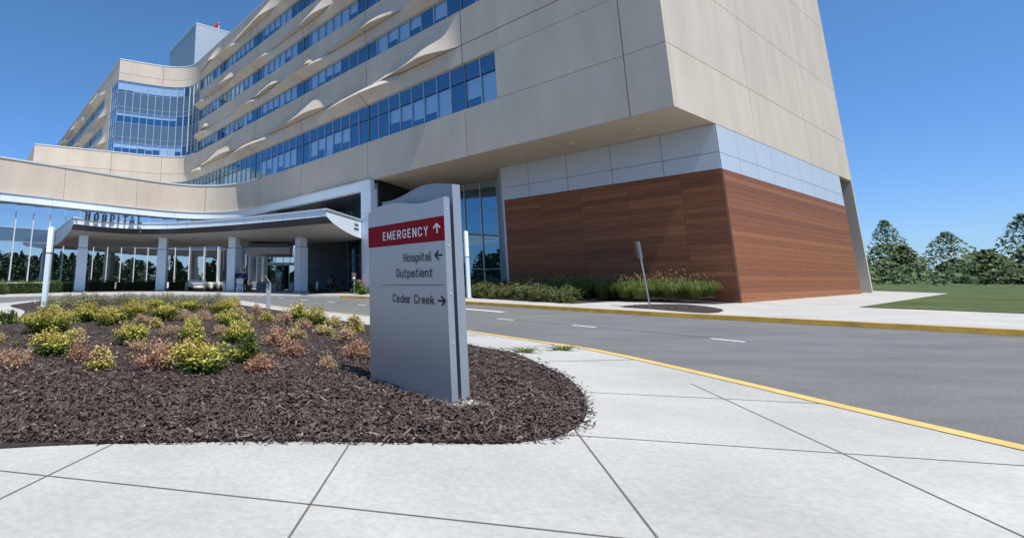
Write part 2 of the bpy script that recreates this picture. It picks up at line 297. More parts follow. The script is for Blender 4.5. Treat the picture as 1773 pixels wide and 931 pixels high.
class Path:
    """plan polyline; outward side is to the left of travel"""
    def __init__(s, pts):
        s.p = [Vector((p[0], p[1])) for p in pts]; s.L = [0]
        for a, b in zip(s.p, s.p[1:]): s.L.append(s.L[-1] + (b - a).length)
        s.n = []
        for i in range(len(s.p)):
            t = (s.p[min(i + 1, len(s.p) - 1)] - s.p[max(i - 1, 0)]).normalized(); s.n.append(Vector((-t.y, t.x)))
    def at(s, l, off=0):
        l = max(0, min(s.L[-1], l)); i = 0
        while i < len(s.L) - 2 and s.L[i + 1] < l: i += 1
        t = (l - s.L[i]) / (s.L[i + 1] - s.L[i])
        return s.p[i].lerp(s.p[i + 1], t) + s.n[i].lerp(s.n[i + 1], t).normalized() * off
    def samples(s, a, b, step=0.8):
        n = max(1, int(math.ceil((b - a) / step))); return [a + (b - a) * k / n for k in range(n + 1)]
    def wall(s, mb, a, b, z0, z1, off=0, th=0.3, step=0.8, mi=0):
        L = s.samples(a, b, step); o = []; i_ = []
        for l in L: o.append(s.at(l, off)); i_.append(s.at(l, off - th))
        vs = []
        for p, q in zip(o, i_): vs += [(p.x, p.y, z0), (p.x, p.y, z1), (q.x, q.y, z1), (q.x, q.y, z0)]
        fs = []
        for k in range(len(L) - 1):
            A = 4 * k; B = A + 4
            for j in range(4): fs.append((A + j, A + (j + 1) % 4, B + (j + 1) % 4, B + j))
        e = 4 * (len(L) - 1); fs += [(3, 2, 1, 0), (e, e + 1, e + 2, e + 3)]
        mb.add(vs, fs, mi); return mb
    def find_px(s, px, z, off=0, n=2000):
        best = min(range(n + 1), key=lambda k: abs(proj((*s.at(s.L[-1] * k / n, off), z))[0] - px)); return s.L[-1] * best / n

# ------------------------------------------------------------------ wing frame
D = Vector((-0.5706, 0.8212)); MI = Vector((0.8212, 0.5706))
class Fr:
    def __init__(s, o): s.o = Vector(o)
    def __call__(s, a, t, z): p = s.o + D * a + MI * t; return Vector((p.x, p.y, z))
W = Fr((14.4, 22)); LT_ = Fr((-28.4, 67.45))
N3 = Vector((-MI.x, -MI.y, 0)); D3 = Vector((D.x, D.y, 0)); M3 = -N3
SEND = -0.9
Z_SOF = 8.4; Z1B, Z1T = 11.35, 14.35; CB, CTp = 17.9, 19.4; BB, BT = 22.2, 23.75; AB, AT = 26.5, 28.1; ROOF = 31.1

# ================================================================== GROUND
gm = MB()
xs = [-1500, -150, 0, 150, 1500]; ys = [-1500, -150, 0, 150, 1500]
vv = [(x, y, g(y) - 0.03) for y in ys for x in xs]
gm.add(vv, [(j * 5 + i, j * 5 + i + 1, (j + 1) * 5 + i + 1, (j + 1) * 5 + i) for j in range(4) for i in range(4)])
tag(gm.build('ground', M_LAWN), 'open green lawn around the drive', 'ground', kind='structure')

def slab(name, pts, h0, h1, m, label, cat, kind='structure', mside=None):
    mb = MB(); top = [Vector((p[0], p[1], g(p[1]) + h1)) for p in pts]; mb.poly(top)
    bot = [Vector((p[0], p[1], g(p[1]) + h0)) for p in pts]; n = len(pts)
    area = sum(pts[i][0] * pts[(i + 1) % n][1] - pts[(i + 1) % n][0] * pts[i][1] for i in range(n))
    for i in range(n):
        j = (i + 1) % n
        q = (bot[i], bot[j], top[j], top[i]) if area > 0 else (bot[j], bot[i], top[i], top[j])
        mb.quad(*q, mi=1 if mside else 0)
    return tag(mb.build(name, [m, mside] if mside else m), label, cat, kind=kind)
def pick(lst, h): return [gp(x, y, h).xy for x, y in lst]

road_pts = [(-120, 10), (-120, 45), (20, 45), (60, 20), (60, -40), (-120, -40)]
rp = []
for x in (-120, -60, -20, 0, 20, 60): pass
slab('road', road_pts, -0.02, 0.0, M_ASPH, 'grey asphalt drive curving past the hospital entrance', 'road')

far_edge = pick([(-260, 520), (-120, 514.5), (0, 511), (60, 509.5), (107, 508.4), (200, 507.8), (300, 508), (420, 508.2), (500, 509.2), (540, 510), (600, 511.8), (640, 513.6), (720, 517), (810.6, 522), (960, 530.4), (1128, 539.8)], 0.13)
far_edge = [Vector((p.x, p.y)) for p in catmull([Vector((p.x, p.y, 0)) for p in far_edge], 5)]
e = far_edge[-1]; kd = Vector((0.60, -0.80))
far_edge += [e + kd * k for k in (4, 8, 14, 24, 45)]
far_pts = [Vector((-110, far_edge[0].y))] + far_edge + [Vector((100, far_edge[-1].y)), Vector((100, 120)), Vector((-110, 120))]
slab('forecourt_pavement', far_pts, -0.02, 0.13, M_PAVE, 'pale concrete pavement between the drive and the hospital', 'pavement')

near_edge = pick([(-420, 560), (-200, 536), (-60, 528.5), (0, 524.5), (60, 519.8), (110, 516.4), (200, 513.4), (300, 512.4), (360, 514.8), (420, 520.6), (503, 533), (641, 547), (730, 560), (815, 573), (920, 588.5), (1020, 603), (1128, 625)], 0.14)
tail = [Vector((4.68, 6.2)), Vector((4.80, 4.6)), Vector((5.05, 2.6)), Vector((5.55, 0)), Vector((6.3, -4)), Vector((7.2, -9))]
near_edge += tail
near_edge = [Vector((p.x, p.y)) for p in catmull([Vector((p.x, p.y, 0)) for p in near_edge], 4)]
near_pts = near_edge + [Vector((9, -30)), Vector((-60, -30)), Vector((-60, near_edge[0].y))]
slab('sidewalk', near_pts, -0.02, 0.14, M_PAVE, 'pale concrete sidewalk around the planting bed', 'sidewalk')

def kerb(name, pts, h, side, m, label, width=0.16):
    """painted kerb: top band plus road face, following pts; side=+1 road lies left of travel"""
    P = Path(pts); mb = MB()
    for i in range(len(P.p) - 1):
        a, b = P.p[i], P.p[i + 1]; na, nb = P.n[i] * side, P.n[i + 1] * side
        ro, ri = 0.012, -width
        A = [Vector((*(a + na * o), g(a.y) + z)) for o, z in ((ri, h + 0.006), (ro, h + 0.006), (ro + 0.02, 0.004))]
        B = [Vector((*(b + nb * o), g(b.y) + z)) for o, z in ((ri, h + 0.006), (ro, h + 0.006), (ro + 0.02, 0.004))]
        for k in range(2):
            q = (A[k], A[k + 1], B[k + 1], B[k]); mb.quad(*(q if side < 0 else q[::-1]))
    return tag(mb.build(name, m), label, 'kerb', kind='structure')
i0 = min(range(len(far_edge)), key=lambda i: abs(proj((*far_edge[i], g(far_edge[i].y)))[0] - 590) if far_edge[i].y > 5 else 9e9)
kerb('kerb', far_edge[i0:], 0.13, -1, M_YEL, 'yellow painted kerb along the hospital side of the drive')
kerb('kerb', far_edge[:i0 + 1], 0.13, -1, mat('kerb_concrete', (0.50, 0.48, 0.45), 0.9, noise=(2, 0.1)), 'plain concrete kerb in front of the entrance canopy')
i1 = min(range(len(near_edge)), key=lambda i: abs(proj((*near_edge[i], g(near_edge[i].y)))[0] - 470) if near_edge[i].y > 8 else 9e9)
kerb('kerb', near_edge[i1:], 0.14, 1, mat('pale_yellow_kerb_paint', (0.60, 0.40, 0.13), 0.75, noise=(2.5, 0.18)), 'pale yellow kerb along the planting bed sidewalk', 0.15)

# beds
bed_px = [(43, 537.5), (18, 528.5), (60, 522.4), (110, 518.4), (200, 516.2), (300, 516.2), (365, 520.5), (426, 529), (503, 540), (560, 549.5), (641, 562.5), (720, 577), (818, 597), (890, 611), (930, 627), (985, 655), (1015, 692), (1000, 735), (900, 762), (700, 762), (450, 760), (150, 765), (-150, 775), (-330, 740), (-330, 640), (-130, 585), (0, 561), (23, 556)]
def closed(px, h, n=4, keep=0):
    P = [Vector((*p, 0)) for p in pick(px, h)]; m = len(P); out = []
    for i in range(m):
        a, b, c, d = P[i - 1], P[i], P[(i + 1) % m], P[(i + 2) % m]
        for k in range(n):
            t = k / n; out.append((0.5 * ((2 * b) + (c - a) * t + (2 * a - 5 * b + 4 * c - d) * t * t + (3 * b - a - 3 * c + d) * t ** 3)).xy)
    return out
bed = closed(bed_px, 0.155)
slab('mulch_bed', bed, 0.10, 0.155, M_MULCH, 'dark mulch bed in front of the drive', 'planting bed')
wl = [W(s, 4.3, 0).xy for s in (SEND - 0.5, 3, 11.06)]
bedA = pick([(700, 510), (760, 512.6), (815, 515.8), (890, 520), (991, 525.6), (1050, 522.3), (1075, 521.6), (1128, 523.3)], 0.135) + [W(-0.6, 2.2, 0).xy, W(-0.75, 4.3, 0).xy]
nfA = len(bedA); bedA = bedA + [W(1.2, 4.3, 0).xy, W(3, 4.3, 0).xy, W(11.06, 4.3, 0).xy, Vector((11.6, 38.5)), Vector((8, 42))]
def hA(p):
    """height of the mounded bed above the pavement plane"""
    t = (Vector((p[0], p[1])) - W.o).dot(MI); return 0.15 + 0.30 * max(0, min(1, (t + 1.0) / 5.0))
mb = MB(); mb.poly([(p.x, p.y, g(p.y) + (0.142 if i < nfA else hA(p))) for i, p in enumerate(bedA)])
tag(mb.build('mulch_bed', M_MULCH), 'mounded mulch bed of shrubs below the wood clad wall', 'planting bed', kind='structure')
bedB = closed([(1074, 531), (1104, 527.5), (1140, 526.5), (1190, 527), (1250, 535), (1225, 542), (1128, 534.8)], 0.135, 3)
slab('mulch_bed', bedB, 0.10, 0.142, M_MULCH, 'small mulch bed around the leaning sign post', 'planting bed')
bedC = pick([(534, 507.2), (570, 508.0), (600, 508.0), (640, 508.6), (690, 509.4)], 0.135) + [Vector((6.0, 41.0)), Vector((3.6, 47.5)), Vector((-1.0, 46.3))]
slab('mulch_bed', bedC, 0.10, 0.142, M_MULCH, 'shaded mulch bed beside the entrance column', 'planting bed')
bedD = pick([(-300, 513), (-100, 511), (0, 509.2), (60, 507.9), (110, 506.2), (200, 505.0), (300, 504.3), (385, 504.2)], 0.135) + [Vector((-9.5, 54.2)), Vector((-14.5, 56.0)), Vector((-19.5, 52.6)), Vector((-24, 47)), Vector((-36, 32.5))]
slab('mulch_bed', bedD, 0.10, 0.142, M_MULCH, 'mulch bed under the clipped hedge', 'planting bed')

def inside(p, poly):
    c = False; n = len(poly); x, y = p
    for i in range(n):
        a, b = poly[i], poly[i - 1]
        if (a[1] > y) != (b[1] > y) and x < (b[0] - a[0]) * (y - a[1]) / (b[1] - a[1]) + a[0]: c = not c
    return c
# loose bark chips
rnd = random.Random(3); chips = MB(); cnt = 0
while cnt < 82000:
    if cnt < 73000: px, py, h, poly = rnd.uniform(-80, 1030) if rnd.random() < .86 else rnd.uniform(-340, -80), 516 + 250 * rnd.random() ** 1.25, 0.155, bed
    elif cnt < 80000: px, py, h, poly = rnd.uniform(810, 1240), rnd.uniform(513, 534), 0.142, bedA if rnd.random() < 0.7 else bedB
    else: px, py, h, poly = rnd.uniform(535, 660), rnd.uniform(503, 510), 0.142, bedC
    p = gp(px, py, h)
    if not inside((p.x + rnd.gauss(0, .05), p.y + rnd.gauss(0, .08)), poly): cnt += 0.2; continue
    a = rnd.uniform(0, 6.28); t = rnd.gauss(0, 0.35); L = 0.009 + 0.045 * rnd.random() ** 2.6; wd = rnd.uniform(0.0025, 0.008)
    X = Vector((math.cos(a) * math.cos(t), math.sin(a) * math.cos(t), math.sin(t))) * L
    Y = Vector((-math.sin(a), math.cos(a), rnd.gauss(0, 0.5))) * wd
    if poly is bedA: p.z = g(p.y) + hA(p.xy) + .01
    c = p + Vector((0, 0, rnd.uniform(0.004, 0.028)))
    chips.quad(c - X - Y, c + X - Y, c + X + Y, c - X + Y); cnt += 1
tag(chips.build('bark_chips', M_CHIP), 'loose dark bark chips covering the planting beds', 'mulch', kind='stuff')

# road markings
def stripe(a, b, wd, label, m=M_LINE, h=0.006):
    A, B = gp(*a, h), gp(*b, h); t = (B - A).normalized(); n = Vector((-t.y, t.x, 0)) * wd / 2
    mb = MB().quad(A - n, B - n, B + n, A + n)
    return tag(mb.build('road_marking', m), label, 'road marking', kind='structure')
stripe((800, 533.8), (872, 540.0), 0.30, 'thick solid white line on the drive beyond the monument sign')
for a, b in (((860, 551.3), (890, 553.8)), ((992, 562.6), (1032, 566.4)), ((1230, 585.5), (1290, 591.5)),
             ((401, 512.3), (413, 512.5)), ((443, 513.0), (454, 513.7)), ((482, 515.6), (492, 516.4)), ((521, 518.4), (533, 519.4)), ((566, 522.0), (580, 523.3)), ((619, 527.0), (634, 528.5))):
    stripe(a, b, 0.12, 'short faded white dash of the dashed line along the drive')['group'] = 'dashes of the lane line'
ck = [(450, 513.6), (487, 516.1), (527, 519.1), (573, 522.8), (626, 528), (720, 537.5), (820, 547.3), (875, 552.6), (940, 558.6), (1012, 564.6), (1128, 574.6), (1300, 592)]
cm = MB()
for a, b in zip(ck, ck[1:]):
    A, B = gp(*a, 0.003), gp(*b, 0.003); t = (B - A).normalized(); n = Vector((-t.y, t.x, 0)) * 0.018; cm.quad(A - n, B - n, B + n, A + n)
tag(cm.build('road_seam', mat('tar_seam', (0.03, 0.03, 0.033), 0.9)), 'dark seam running along the dashed lane line', 'road seam', kind='structure')
jm = MB()
near_poly = [tuple(p) for p in near_pts]
def joint_line(A, B, wd=0.008, h=0.1425):
    """scored joint from A to B, kept to the paving: off the beds and off the road"""
    n = 40; t = (B - A).normalized(); nn = Vector((-t.y, t.x)) * wd; run = None
    for k in range(n + 1):
        p = A.lerp(B, k / n); ok = inside(p, near_poly) and not inside(p, bed)
        if ok and run is None: run = p
        if (not ok or k == n) and run is not None:
            q = A.lerp(B, (k - (0 if ok else 1)) / n)
            if (q - run).length > .1: jm.quad(*[Vector((v.x, v.y, g(v.y) + h)) for v in (run - nn, q - nn, q + nn, run + nn)])
            run = None
NP = Path(near_edge); l = 0.9
while l < NP.L[-1] - 10:
    p = NP.at(l, 0)
    if p.y > 6.3: joint_line(NP.at(l, -0.16), NP.at(l, -2.6))
    l += 1.75
ca, sa = math.cos(R(-14)), math.sin(R(-14))
for k in range(-9, 9):
    for (u0, v0), (u1, v1) in (((1.62 * k, -2.0), (1.62 * k, 5.6)), ((-14, 1.62 * k), (12, 1.62 * k))):
        f = lambda u, v: Vector((u * ca - v * sa + 1.1, u * sa + v * ca + 1.0))
        a_, b_ = f(u0, v0), f(u1, v1)
        for j in range(16): 
            p_, q_ = a_.lerp(b_, j / 16), a_.lerp(b_, (j + 1) / 16)
            if max(p_.y, q_.y) < 6.2: joint_line(p_, q_, 0.006)
tag(jm.build('pavement_joint', mat('joint_dirt', (0.12, 0.11, 0.09), 1)), 'thin dark joints between the sidewalk slabs', 'pavement joint', kind='structure')

# ================================================================== HOSPITAL BUILDING
HB = thing('hospital_building', 'large beige concrete hospital with rippled facade and blue ribbon windows', 'building', (0, 40, 0))
def part(mb, name, m, **k): return mb.build(name, m, HB, **k)

def spandrel(fr, s0, s1, zb, zt, folds, visors, joints):
    """precast band: tilted folds swell out of the upper panel down to its lower edge, visors hang over the windows"""
    zj = zb + 0.34 * (zt - zb); gap = 0.022; H = zt - zj
    sm = lambda x: max(0, min(1, x)) ** 2 * (3 - 2 * max(0, min(1, x)))
    def up(s, z):
        o = 0
        for a, L, T in folds:
            u = (s - a) / (L * 1.22)
            if 0 < u < 1: o = max(o, T * 0.95 * sm(u / 0.30) * max(0, (zt - 0.04 - (H - 0.04) * u / 0.94) - z))
        return o
    def lo(s):
        o = 0
        for a, b in visors:
            x = (s - a) / (b - a)
            if 0 < x < 1: o = max(o, 0.85 * math.sin(math.pi * x ** 0.8) ** 0.8)
        return o
    mb = MB(); cuts = sorted([s0] + [j for j in joints if s0 < j < s1] + [s1])
    for a, b in zip(cuts, cuts[1:]):
        a += gap if a != s0 else 0; b -= gap if b != s1 else 0
        n = max(2, int((b - a) / 0.24)); S = [a + (b - a) * k / n for k in range(n + 1)]
        nu = 20; rows_u = []
        for k in range(nu + 1):
            z = zt + (zj + gap - zt) * k / nu
            rows_u.append([fr(s, -up(s, z), z) for s in S])
        rows_u.append([fr(s, 0.12, zj + gap + 0.03) for s in S])
        prof = [(0.0, 0.45), (0.38, 1.0), (0.44, 0.98), (0.67, 0.5), (0.88, 0.12), (1.0, 0.0)]
        rows_l = [[fr(s, 0.12, zj - gap - 0.01) for s in S]]
        for q, o in prof: rows_l.append([fr(s, -lo(s) * o, zj - gap + (zb - zj + gap) * q) for s in S])
        rows_l.append([fr(s, 0.3, zb) for s in S])
        for rows in (rows_u, rows_l):
            o = len(mb.v)
            for r in rows: mb.v += [tuple(p) for p in r]
            m_ = n + 1
            for i in range(len(rows) - 1):
                for k in range(n):
                    mb.f.append((o + i * m_ + k, o + (i + 1) * m_ + k, o + (i + 1) * m_ + k + 1, o + i * m_ + k + 1)); mb.mi.append(0)
        mb.quad(fr(a, 0, zt), fr(b, 0, zt), fr(b, 0.3, zt), fr(a, 0.3, zt))
    return mb
JW = [10.3 + 9.4 * k for k in range(-1, 6)]
def build_spandrel(fr, s0, s1, zb, zt, folds, visors, joints=JW):
    o = part(spandrel(fr, s0, s1, zb, zt, folds, visors, joints), 'precast_wall', M_CONC); me = o.data
    me.polygons.foreach_set('use_smooth', [True] * len(me.polygons))
    try: me.set_sharp_from_angle(angle=R(24))
    except Exception: pass
    return o
S_END = 55.2
build_spandrel(W, SEND, S_END, Z1T, CB, [(10.4, 8.4, .62), (23, 13, .62), (41, 14, .6)], [(15.5, 26.5), (34, 46.5), (52.5, 58)])
build_spandrel(W, SEND, S_END, CTp, BB, [(15, 11, .62), (26.5, 3.5, .5), (31, 10, .62), (50, 5, .7)], [(9.5, 16), (24, 36.5), (37.5, 44), (51, 57)])
build_spandrel(W, SEND, S_END, BT, AB, [(6, 9, .6), (22.5, 12.5, .62), (42, 13, .6)], [(13.5, 26.5), (34.5, 46), (52, 58)])
build_spandrel(W, SEND, S_END, AT, ROOF, [(12, 13, .6), (32.5, 14, .62), (48.5, 8, .6)], [(4, 15), (24.5, 36), (43, 54.5)])
# left side of the tower
JL = [4 + 9.4 * k for k in range(0, 8)]
build_spandrel(LT_, 4.0, 62, AT, ROOF, [(13, 12, .62), (31, 13, .62), (48, 12, .62)], [(8.5, 17), (23, 34), (41, 51)], JL)
build_spandrel(LT_, 4.0, 62, BT, AB, [(5.5, 11, .62), (24, 13, .62), (43, 12, .62)], [(15, 27), (34, 45)], JL)
build_spandrel(LT_, 4.0, 62, CTp, BB, [(4.5, 9, .62), (16, 12, .62), (36, 12, .62)], [(10, 20), (27, 38)], JL)
part(MB().obox(LT_(4.05, 0.02, CB), D3 * 58, M3 * 0.3, (0, 0, CTp - CB)), 'precast_wall', M_CONC)
# solid stretches beside the ribbon windows
S_WIN0 = 10.3 - 2 * 1.19
mb = MB()
for zb, zt in ((Z1B, Z1T), (CB, CTp), (BB, BT), (AB, AT)):
    a = 0.022
    part(MB().obox(W(SEND, 0, zb + a), D3 * (0.9 - SEND - a), M3 * 0.3, (0, 0, zt - zb - 2 * a)), 'precast_wall', M_CONC)
    part(MB().obox(W(0.9 + a, 0, zb + a), D3 * (S_WIN0 - 0.9 - a), M3 * 0.3, (0, 0, zt - zb - 2 * a)), 'precast_wall', M_CONC)
for zb, zt in ((BB, BT), (AB, AT)):
    part(MB().obox(LT_(4.0, 0.0, zb + 0.02), D3 * 4.3, M3 * 0.3, (0, 0, zt - zb - 0.04)), 'precast_wall', M_CONC)
# lowest band (first floor wall): follows the long concave sweep to the left
sweep = [W(SEND, 0, 0).xy] + [W(s, 0, 0).xy for s in (0, 10, 20, 28, 34)]
curve = catmull([Vector((*W(s, 0, 0).xy, 0)) for s in (31, 36)] + [Vector((*p, 0)) for p in ((-7.85, 53.9), (-9.6, 55.5), (-12, 56.7), (-14.5, 56.7), (-17, 55.4), (-19.6, 52.9), (-22.2, 49.9), (-24.8, 46.7), (-28.2, 42.8), (-32, 38.2), (-37, 32.5), (-44, 24.5))], 8)
T1 = Path([W(s, 0, 0).xy for s in (SEND, 5, 10, 15, 20, 25, 28)] + [p.xy for p in curve])
def L_of_s(s): return s - SEND
jpx = [W(s, 0, 0) for s in ()]
J1 = [L_of_s(x) for x in (0.9, 10.3, 19.7, 29.1)] + [T1.find_px(x, 10) for x in (450, 405, 355, 237, 112, -60)]
cuts = sorted([0.0, T1.L[-1]] + J1)
mb = MB()
for a, b in zip(cuts, cuts[1:]): T1.wall(mb, a + (0.02 if a else 0), b - 0.02, Z_SOF, Z1B, 0, 0.35, 0.6)
part(mb, 'precast_wall', M_CONC)
lc = T1.find_px(446, Z1B)
part(T1.wall(MB(), lc, T1.L[-1], Z1B, Z1B + 0.16, 0.07, 0.5, 0.6), 'coping', M_CAP)
# fascia band of aluminium panels below it
L0 = L_of_s(19.15); mb = MB(); cuts = [L0] + [L0 + 4.2 * k for k in range(1, 20) if L0 + 4.2 * k < T1.L[-1]] + [T1.L[-1]]
for a, b in zip(cuts, cuts[1:]): T1.wall(mb, a + 0.012, b - 0.012, 7.7, Z_SOF - 0.06, 0.22, 0.4, 0.6)
fa = part(mb, 'fascia', M_FASC)
part(T1.wall(MB(), L0, T1.L[-1], Z_SOF - 0.06, Z_SOF + 0.01, 0.30, 0.5, 0.6), 'coping', M_CAP)
# second tier and tower crown around the inner corner
curve2 = catmull([Vector((*W(s, 0, 0).xy, 0)) for s in (52, 55.2)] + [Vector((*p, 0)) for p in ((-18.1, 68.75), (-19.4, 69.9), (-21.0, 70.3), (-23.0, 69.95), (-25.7, 68.8), (-28.4, 67.45))], 6)
T2 = Path([p.xy for p in curve2] + [(-32.5, 65.43), (-36.6, 63.4)])
l55 = 3.2; lcor = T2.L[-3]
def tier(path, a, b, z0, z1, joints, zmid=None, off=0):
    mb = MB(); cs = [a] + [j for j in joints if a < j < b] + [b]
    for p, q in zip(cs, cs[1:]):
        p2 = p + (0.02 if p != a else 0); q2 = q - (0.02 if q != b else 0)
        zs = [z0, zmid - 0.02, zmid + 0.02, z1] if zmid else [z0, z1]
        for k in range(0, len(zs), 2): path.wall(mb, p2, q2, zs[k], zs[k + 1], off, 0.35, 0.5)
    return mb
jj = [T2.find_px(x, 16) for x in (279, 192)]
part(tier(T2, l55, T2.L[-1], Z1T, CB, jj, 15.5), 'precast_wall', M_CONC)
part(tier(T2, l55, lcor, AT, ROOF, [T2.find_px(283, 30)], AT + 1.05), 'precast_wall', M_CONC)
part(T2.wall(MB(), l55 + 1.0, T2.L[-1], CB, CB + 0.13, 0.06, 0.5, 0.6), 'coping', M_CAP)
part(T2.wall(MB(), l55, lcor, ROOF, ROOF + 0.13, 0.05, 0.5, 0.5), 'coping', M_CAP)
mb = MB(); mb.obox(W(SEND - 0.05, -0.05, ROOF), D3 * (S_END - SEND), M3 * 0.5, (0, 0, 0.12)); mb.obox(LT_(0, -0.05, ROOF), D3 * 62, M3 * 0.5, (0, 0, 0.12)); part(mb, 'coping', M_CAP)
# tower corner return and tier 2 return along the far side
mb = MB(); mb.obox(LT_(0, 0, AT), D3 * 3.98, M3 * 0.3, (0, 0, ROOF - AT)); mb.obox(Vector((-36.6, 63.4, Z1T)), D3 * 45, M3 * 0.35, (0, 0, CB - Z1T))
mb.obox(LT_(3.85, -0.02, CB), D3 * 0.3, M3 * 0.3, (0, 0, AT - CB)); part(mb, 'precast_wall', M_CONC)
# roofs
mb = MB(); pts = [W(SEND, 0.2, 0).xy, W(54, 0.2, 0).xy] + [T2.at(l, -0.2) for l in T2.samples(l55, lcor, 1.5)] + [LT_(62, 0.2, 0).xy, LT_(62, 26, 0).xy, W(SEND, 30, 0).xy]
mb.poly([(p.x, p.y, ROOF - 0.5) for p in pts]); part(mb, 'roof', mat('roof_membrane', (0.5, 0.5, 0.48), 0.9))
mb = MB(); pts = [W(28, 0.3, 0).xy] + [T1.at(l, -0.2) for l in T1.samples(L_of_s(28), T1.L[-1], 1.5)] + [Vector((-60, 40)), Vector((-60, 100)), Vector((-10, 100))]
mb.poly([(p.x, p.y, Z1B - 0.35) for p in pts]); part(mb, 'roof', MATS['roof_membrane'])
mb = MB(); pts = [T2.at(l, -0.2) for l in T2.samples(l55, T2.L[-1], 1.5)] + [Vector((-36.6, 63.4)) + D * 45, Vector((-20, 110))]
mb.poly([(p.x, p.y, CB - 0.4) for p in pts]); part(mb, 'roof', MATS['roof_membrane'])
# end wall of the wing and the hidden rear
mb = MB()
for z0, z1 in ((Z_SOF, Z1B), (Z1B + .03, 15.5), (15.53, 20.5), (20.53, ROOF)):
    for t0, t1 in ((0.31, 9.9), (9.93, 20), (20.03, 30)): mb.obox(W(SEND, t0, z0), M3 * (t1 - t0), D3 * 0.3, (0, 0, z1 - z0))
mb.obox(W(SEND, 29.7, 0.1), M3 * 0.3, D3 * 56, (0, 0, ROOF - 0.2))
part(mb, 'end_wall', M_CONC)
# dark space behind the glass
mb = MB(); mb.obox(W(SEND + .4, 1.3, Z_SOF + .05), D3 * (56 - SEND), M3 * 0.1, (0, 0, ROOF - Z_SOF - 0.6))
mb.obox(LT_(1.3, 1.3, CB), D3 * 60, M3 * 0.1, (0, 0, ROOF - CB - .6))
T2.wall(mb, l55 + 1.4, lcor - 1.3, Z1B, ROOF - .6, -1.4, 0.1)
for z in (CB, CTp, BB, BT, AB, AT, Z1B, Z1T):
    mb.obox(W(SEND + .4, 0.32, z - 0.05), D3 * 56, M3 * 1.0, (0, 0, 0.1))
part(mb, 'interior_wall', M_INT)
mb = MB(); mb.obox(W(SEND + .05, 0.16, Z1T), D3 * 56.5, M3 * 0.04, (0, 0, CB - Z1T))
for a, b in ((CTp, BB), (BT, AB), (AT, ROOF - .1)): mb.obox(W(SEND + .05, 0.16, a), D3 * 56.5, M3 * 0.04, (0, 0, b - a))
for a, b in ((CTp, BB), (BT, AB), (AT, ROOF - .1)): mb.obox(LT_(4.05, 0.16, a), D3 * 57, M3 * 0.04, (0, 0, b - a))
for a, b in ((Z1B, Z1T), (CB, CTp), (BB, BT), (AB, AT)): mb.obox(W(SEND + .05, 0.33, a), D3 * 8.6, M3 * 0.04, (0, 0, b - a))
T1.wall(mb, 0.1, T1.L[-1], Z_SOF, Z1B - 0.05, -0.38, 0.04); T2.wall(mb, l55, T2.L[-1], Z1T, CB - .05, -0.38, 0.04); T2.wall(mb, l55, lcor, AT, ROOF - .05, -0.38, 0.04)
part(mb, 'joint_backing', M_DARK)

# ribbon windows
rw = random.Random(11)
def ribbon(fr, s0, s1, zb, zt, npan, transom=None, blinds=True, single=True, edge_dark=True):
    gm_ = MB(); t = 0.2; pw = (s1 - s0) / npan
    for i in range(npan):
        a, b = s0 + pw * i + 0.02, s0 + pw * (i + 1) - 0.02; k1, k2 = rw.uniform(-.004, .004), rw.uniform(-.004, .004)
        zz = [zb + 0.03] + ([transom] if transom else []) + [zt - 0.03]
        for p, q in zip(zz, zz[1:]): gm_.quad(fr(a, t + k1, p), fr(a, t + k2, q), fr(b, t - k1, q), fr(b, t - k2, p))
    win = part(gm_, 'ribbon_window', M_GLASS)
    fm = MB()
    for i in range(npan + 1): fm.obox(fr(s0 + pw * i - 0.03, t - 0.07, zb), D3 * 0.06, M3 * 0.14, (0, 0, zt - zb))
    fm.obox(fr(s0, t - 0.06, zb), D3 * (s1 - s0), M3 * 0.12, (0, 0, 0.06)); fm.obox(fr(s0, t - 0.06, zt - 0.07), D3 * (s1 - s0), M3 * 0.12, (0, 0, 0.065))
    fm.build('window_frame', M_MULL, win)
    if transom:
        MB().obox(fr(s0, t - 0.03, transom - 0.03), D3 * (s1 - s0), M3 * 0.06, (0, 0, 0.06)).build('transom', M_DARK, win)
    if blinds:
        top = transom - 0.02 if transom else zt - 0.08; one = MB()
        for i in range(npan):
            if edge_dark and i in (0, npan - 1) or rw.random() < 0.08: continue
            a, b = s0 + pw * i + 0.05, s0 + pw * (i + 1) - 0.05
            f = rw.choice((0.55, 0.62, 0.75, 0.97, 0.97, 0.85, 0.68)); z0 = top - (top - zb - 0.06) * f
            bm_ = MB() if single else one
            bm_.quad(fr(a, t + 0.09, z0), fr(a, t + 0.09, top), fr(b, t + 0.09, top), fr(b, t + 0.09, z0))
            if single: bm_.build('roller_blind', M_BLIND, win)
        if not single and one.v: one.build('roller_blind', M_BLIND, win)
    return win
mods = [(S_WIN0, 10.3, 2)] + [(10.3 + 9.4 * k, 10.3 + 9.4 * (k + 1), 8) for k in range(4)] + [(47.9, 55.6, 7)]
for (a, b, n) in mods:
    ribbon(W, a, b, Z1B, Z1T, n, 13.2, edge_dark=n > 2)
    ribbon(W, a, b, CB, CTp, n)
    ribbon(W, a, b, BB, BT, n)
    ribbon(W, a, b, AB, AT, n, single=False)
for k in range(5):
    a, b = 8.3 + 9.4 * k, 8.3 + 9.4 * (k + 1)
    ribbon(LT_, a, b, AB, AT, 8, single=False); ribbon(LT_, a, b, BB, BT, 8, single=False)
# first floor glazing that carries on round the inner corner
mb = MB(); T2.wall(mb, l55 + .3, T2.L[-1], Z1B - .2, Z1T, -0.2, 0.03, 0.6); w_ = part(mb, 'ribbon_window', M_GLASS)
mb = MB()
for l in T2.samples(l55 + .4, T2.L[-1] - .1, 1.2): T2.wall(mb, l - 0.03, l + 0.03, Z1B, Z1T, -0.12, 0.14)
mb.build('window_frame', M_MULL, w_)

